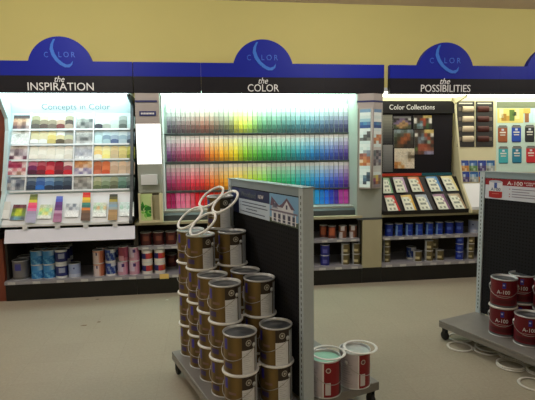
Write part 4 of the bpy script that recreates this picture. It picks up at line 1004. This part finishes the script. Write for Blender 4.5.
def c_navywhite(a, z):
    if z > .82 or z < .14: return (215, 220, 225)
    if abs(a) < 24 and .35 < z < .7: return (150, 160, 190)
    return (34, 44, 112)
def c_lav(a, z): return (60, 60, 130) if (-20 < a < 0 and .6 < z < .8) else (150, 165, 205) if z > .25 else (185, 195, 220)
def c_orange(a, z):
    if -30 < a < -8 and .65 < z < .85: return (50, 40, 100)
    return (210, 195, 200) if a < 0 and z < .85 else (190, 110, 80) if a > 20 else (205, 150, 130)
def c_pinkdark(a, z): return (200, 150, 170) if (a < 0 and z < .4) else (140, 60, 85) if z > .3 else (165, 100, 120)
def c_pink(a, z):
    if -8 < a < 14 and .6 < z < .85: return (70, 40, 110)
    return (205, 190, 215) if a < -5 and z > .2 else (190, 120, 150) if a > 25 else (200, 150, 175)
def c_bw(a, z):
    if z < .15: return (215, 215, 215)
    if z > .75: return (40, 70, 150) if a < 0 else (200, 205, 215)
    return (32, 60, 140) if (a+60*z) % 60 > 22 else (120, 140, 180)
def c_multi(a, z):
    if z > .72 or z < .2: return (218, 215, 210)
    if a < -8: return (40, 44, 110)
    return (190, 90, 40) if a > 25 and z > .4 else (175, 50, 60)
def c_darkred(a, z):
    if abs(a) < 34 and .35 < z < .8: return (120, 62, 48)
    return (70, 26, 28)
def c_rust(a, z): return (170, 90, 60) if abs(a) < 40 and .3 < z < .85 else (96, 50, 46)
def c_rustwhite(a, z): return (190, 185, 190) if (a < -5 and z < .5) or (abs(a) < 30 and z > .6) else (120, 76, 60)
def c_deepblue(a, z):
    if -46 < a < -12: return (120, 160, 215) if z < .85 else (40, 80, 180)
    if abs(a) < 40 and .35 < z < .55: return (50, 90, 190)
    return (14, 48, 150)
def c_solidblue(a, z):
    if abs(a) < 24 and .35 < z < .65: return (70, 100, 190)
    return (18, 44, 142)
def c_gold(a, z):
    if -70 < a < -32: return (170, 175, 180)
    if abs(a) < 26 and .3 < z < .55: return (190, 180, 140)
    return (92, 82, 52)
def c_violetblue(a, z):
    return (90, 90, 170) if abs(a) < 30 and .3 < z < .6 else (36, 40, 120)
def c_silver(a, z):
    if -40 < a < 0 and .55 < z < .85: return (60, 64, 140)
    return (112, 110, 114) if z > .1 else (90, 90, 92)
K = {}
SPEC = dict(blue=(c_blue, .058, .142), navywhite=(c_navywhite, .06, .142), lav=(c_lav, .06, .142), orange=(c_orange, .056, .132), pinkdark=(c_pinkdark, .052, .15), pink=(c_pink, .055, .142), bw=(c_bw, .055, .135), multi=(c_multi, .056, .124),
            darkred=(c_darkred, .058, .138), rust=(c_rust, .044, .138), rustwhite=(c_rustwhite, .044, .138), deepblue=(c_deepblue, .044, .138), solidblue=(c_solidblue, .047, .138), gold=(c_gold, .047, .115), violetblue=(c_violetblue, .05, .112), smallblue=(c_solidblue, .042, .088), smallgold=(c_gold, .04, .088), silver=(c_silver, .078, .19))
NM = dict(blue='sky blue can', navywhite='navy and white can', lav='pale lavender can', orange='orange and white can', pinkdark='dusky red-pink can', pink='pink and lavender can', bw='blue and white can', multi='white can with navy and orange band',
          darkred='dark red can', rust='rust orange can', rustwhite='rust and white can', deepblue='deep blue striped can', solidblue='solid deep blue can', gold='dull gold can', violetblue='violet-blue can', smallblue='small deep blue can', smallgold='small dull gold can', silver='silver-grey gallon can')
def shelf_can(kind, px, z, n, where, y=None, dy=0.0, grp=None):
    colf, r, h = SPEC[kind]
    Y = (y if y else FY+.02+r)+dy
    x = X(px, 262 if z < .3 else 230, Y)
    for k in range(n):
        pos = '' if n == 1 else (', upper can' if k == n-1 else ', lower can' if n == 2 or k == 0 else ', middle can')
        lab = f'{NM[kind]}{pos}, {where}'
        loc = (x, Y, z+.0006+k*(h+.0006)); rz = -math.atan2(x, Y)
        if kind not in K:
            K[kind] = small('small_paint_can' if kind != 'silver' else 'paint_can', colf, r, h); o = K[kind]; o.location = loc; o.rotation_euler = (0, 0, rz); o['label'] = lab
        else: o = dup(K[kind], lab, loc, rz)
        o['group'] = grp
gA = 'cans on the shelf under the concepts display'
shelf_can('silver', 20.5, ZD, 1, 'at the left end of the low shelf', grp=gA)
shelf_can('silver', 26, ZD, 1, 'behind the other silver can at the shelf left end', dy=.19, grp=gA)
shelf_can('blue', 37, ZD, 2, 'left-hand stack of sky blue cans', grp=gA); shelf_can('blue', 49, ZD, 2, 'right-hand stack of sky blue cans', grp=gA)
shelf_can('navywhite', 61.5, ZD, 2, 'right of the sky blue cans', grp=gA); shelf_can('lav', 74.3, ZD, 1, 'alone right of the navy and white cans', grp=gA)
for q, (kk, px) in enumerate((('blue', 41.5), ('blue', 53.5), ('navywhite', 64.5))): shelf_can(kk, px, ZD, 2, f'second rank behind the {["left blue", "right blue", "navy and white"][q]} stack', dy=.135, grp=gA)
for q, (kk, px) in enumerate((('blue', 57), ('navywhite', 67.5))): shelf_can(kk, px, ZD, 2, f'third rank behind the {["right blue", "navy and white"][q]} stack', dy=.27, grp=gA)
shelf_can('orange', 98.8, ZD, 2, 'left of the blue and white stack', grp=gA); shelf_can('bw', 110.8, ZD, 2, 'between the orange and pink stacks', grp=gA)
shelf_can('pink', 122.8, ZD, 1, 'under the dusky red-pink can', grp=gA)
shelf_can('pinkdark', 122.4, ZD+.1432, 1, 'on top of a pink can', grp=gA)
shelf_can('pink', 134.4, ZD, 2, 'at the right end of the concepts shelf', grp=gA, dy=-.002)
for q, (kk, px) in enumerate((('orange', 102.5), ('bw', 114), ('pink', 126))): shelf_can(kk, px, ZD, 2, f'second rank behind the {["orange", "blue and white", "dusky pink"][q]} stack', dy=.13, grp=gA)
gB = 'cans on the two-tier shelf under the left column'
for q, px in enumerate((145.5, 158.3, 170.8)): shelf_can('darkred', px, ZU, 1, f'{["left", "middle", "right"][q]} one of three on the upper shelf', dy=.03, grp=gB)
for q, px in enumerate((147.3, 159.8)): shelf_can('multi', px, ZD, 2, f'{["left", "right"][q]} stack under the dark red cans', grp=gB)
shelf_can('darkred', 171.3, ZD, 1, 'alone at the back of the lower shelf', dy=.25, grp=gB)
gD = 'cans on the two-tier shelf right of the left gondola'
shelf_can('rust', 323.5, ZU, 1, 'half behind the gondola post on the upper shelf', dy=.1, grp=gD)
shelf_can('rust', 332, ZU, 1, 'left of two rust and white cans', dy=.03, grp=gD); shelf_can('rustwhite', 342.6, ZU, 1, 'middle of the upper shelf group', dy=.03, grp=gD); shelf_can('rustwhite', 353, ZU, 1, 'right end of the upper shelf group', dy=.03, grp=gD)
shelf_can('violetblue', 325, ZD, 2, 'lower shelf beside the gondola post', grp=gD); shelf_can('gold', 345.3, ZD, 2, 'left gold stack on the lower shelf by the column', grp=gD); shelf_can('gold', 356, ZD, 2, 'right gold stack on the lower shelf by the column', grp=gD)
gE = 'cans on the two-tier shelf under the card tray'
for q, (kk, px) in enumerate((('solidblue', 388.8), ('deepblue', 398.6), ('deepblue', 408.8), ('deepblue', 418.8), ('deepblue', 429), ('deepblue', 438.8), ('solidblue', 449), ('solidblue', 458.8))):
    shelf_can(kk, px, ZU, 1, f'{ORD[q]} from the left in the blue row under the card tray', dy=.03, grp=gE)
shelf_can('lav', 473.5, ZU, 1, 'right end of the blue can row', dy=.05, grp=gE)
shelf_can('smallgold', 386.5, ZD, 3, 'stack at the left end of the bottom shelf', dy=.02, grp=gE)
shelf_can('bw', 411, ZD, 1, 'behind the single gold can on the bottom shelf', dy=.12, grp=gE)
shelf_can('gold', 417.3, ZD, 1, 'single, left of the gold pair on the bottom shelf', grp=gE)
shelf_can('gold', 428.5, ZD, 2, 'stack in the middle of the bottom shelf under the tray', grp=gE)
shelf_can('gold', 439.3, ZD, 1, 'single, right of the gold pair on the bottom shelf', grp=gE)
shelf_can('gold', 433.5, ZD, 2, 'stack behind the middle gold pair', dy=.11, grp=gE)
shelf_can('smallblue', 459, ZD, 3, 'stack near the right gondola on the bottom shelf', grp=gE); shelf_can('smallgold', 470, ZD, 3, 'stack beside the post of the right gondola', grp=gE)

# small scuffs and a paper scrap on the floor
for (px, py, w, h, c, nm, lab) in ((97.5, 299.3, .035, .02, (60, 50, 40), 'scrap', 'small dark scrap on the floor near the black base'), (84, 325.5, .05, .02, (120, 95, 70), 'scrap', 'larger brown scrap on the open floor at left'), (99, 322, .03, .02, (115, 92, 70), 'scrap', 'smaller brown scrap right of the larger one on the floor'), (167, 300, .03, .025, (205, 205, 195), 'paper_scrap', 'tiny white paper scrap on the floor near the gold cans')):
    p = atz(px, py, 0); mb = MB().ext([(p.x-w/2, p.y-h/3, .0006), (p.x+w/3, p.y-h/2, .0006), (p.x+w/2, p.y+h/4, .0006), (p.x-w/6, p.y+h/2, .0006)], (0, 0, .0015), c)
    tag(mb.build(nm, PAPER, loc=(p.x, p.y, 0.0)), lab, 'scrap', 'scraps on the floor')

# clean helper properties
for o in bpy.data.objects:
    if '_local' in o: del o['_local']

# ================================================================ LIGHT
def lamp(x, y, z, rad, e, c):
    l = bpy.data.lights.new('ceiling_lamp', 'POINT'); l.shadow_soft_size = rad; l.energy = e; l.color = c
    o = bpy.data.objects.new('ceiling_lamp', l); COL.objects.link(o); o.location = (x, y, z)
for (x, y, e) in ((-3.6, 3.5, 42), (-1.1, 3.5, 42), (1.5, 3.5, 40), (4.2, 3.6, 36), (-3, -.3, 46), (.4, -.9, 34), (4.5, -.5, 32)):
    lamp(x, y, CZ-.3, .22, e, (1.0, .97, .89))
w = bpy.data.worlds.new('world'); SC.world = w; w.use_nodes = True
w.node_tree.nodes['Background'].inputs['Color'].default_value = (.5, .5, .5, 1); w.node_tree.nodes['Background'].inputs['Strength'].default_value = .3

# ================================================================ CAMERA
cd = bpy.data.cameras.new('camera'); cd.sensor_width = 36; cd.sensor_fit = 'HORIZONTAL'; cd.lens = FPX/535*36
co = bpy.data.objects.new('camera', cd); COL.objects.link(co)
co.matrix_world = Matrix(((RT.x, UP.x, -FW.x, 0), (RT.y, UP.y, -FW.y, 0), (RT.z, UP.z, -FW.z, EYE), (0, 0, 0, 1)))
SC.camera = co
vs = SC.view_settings; vs.view_transform = 'Standard'; vs.look = 'None'; vs.gamma = 1; vs.exposure = 0; vs.use_curve_mapping = False
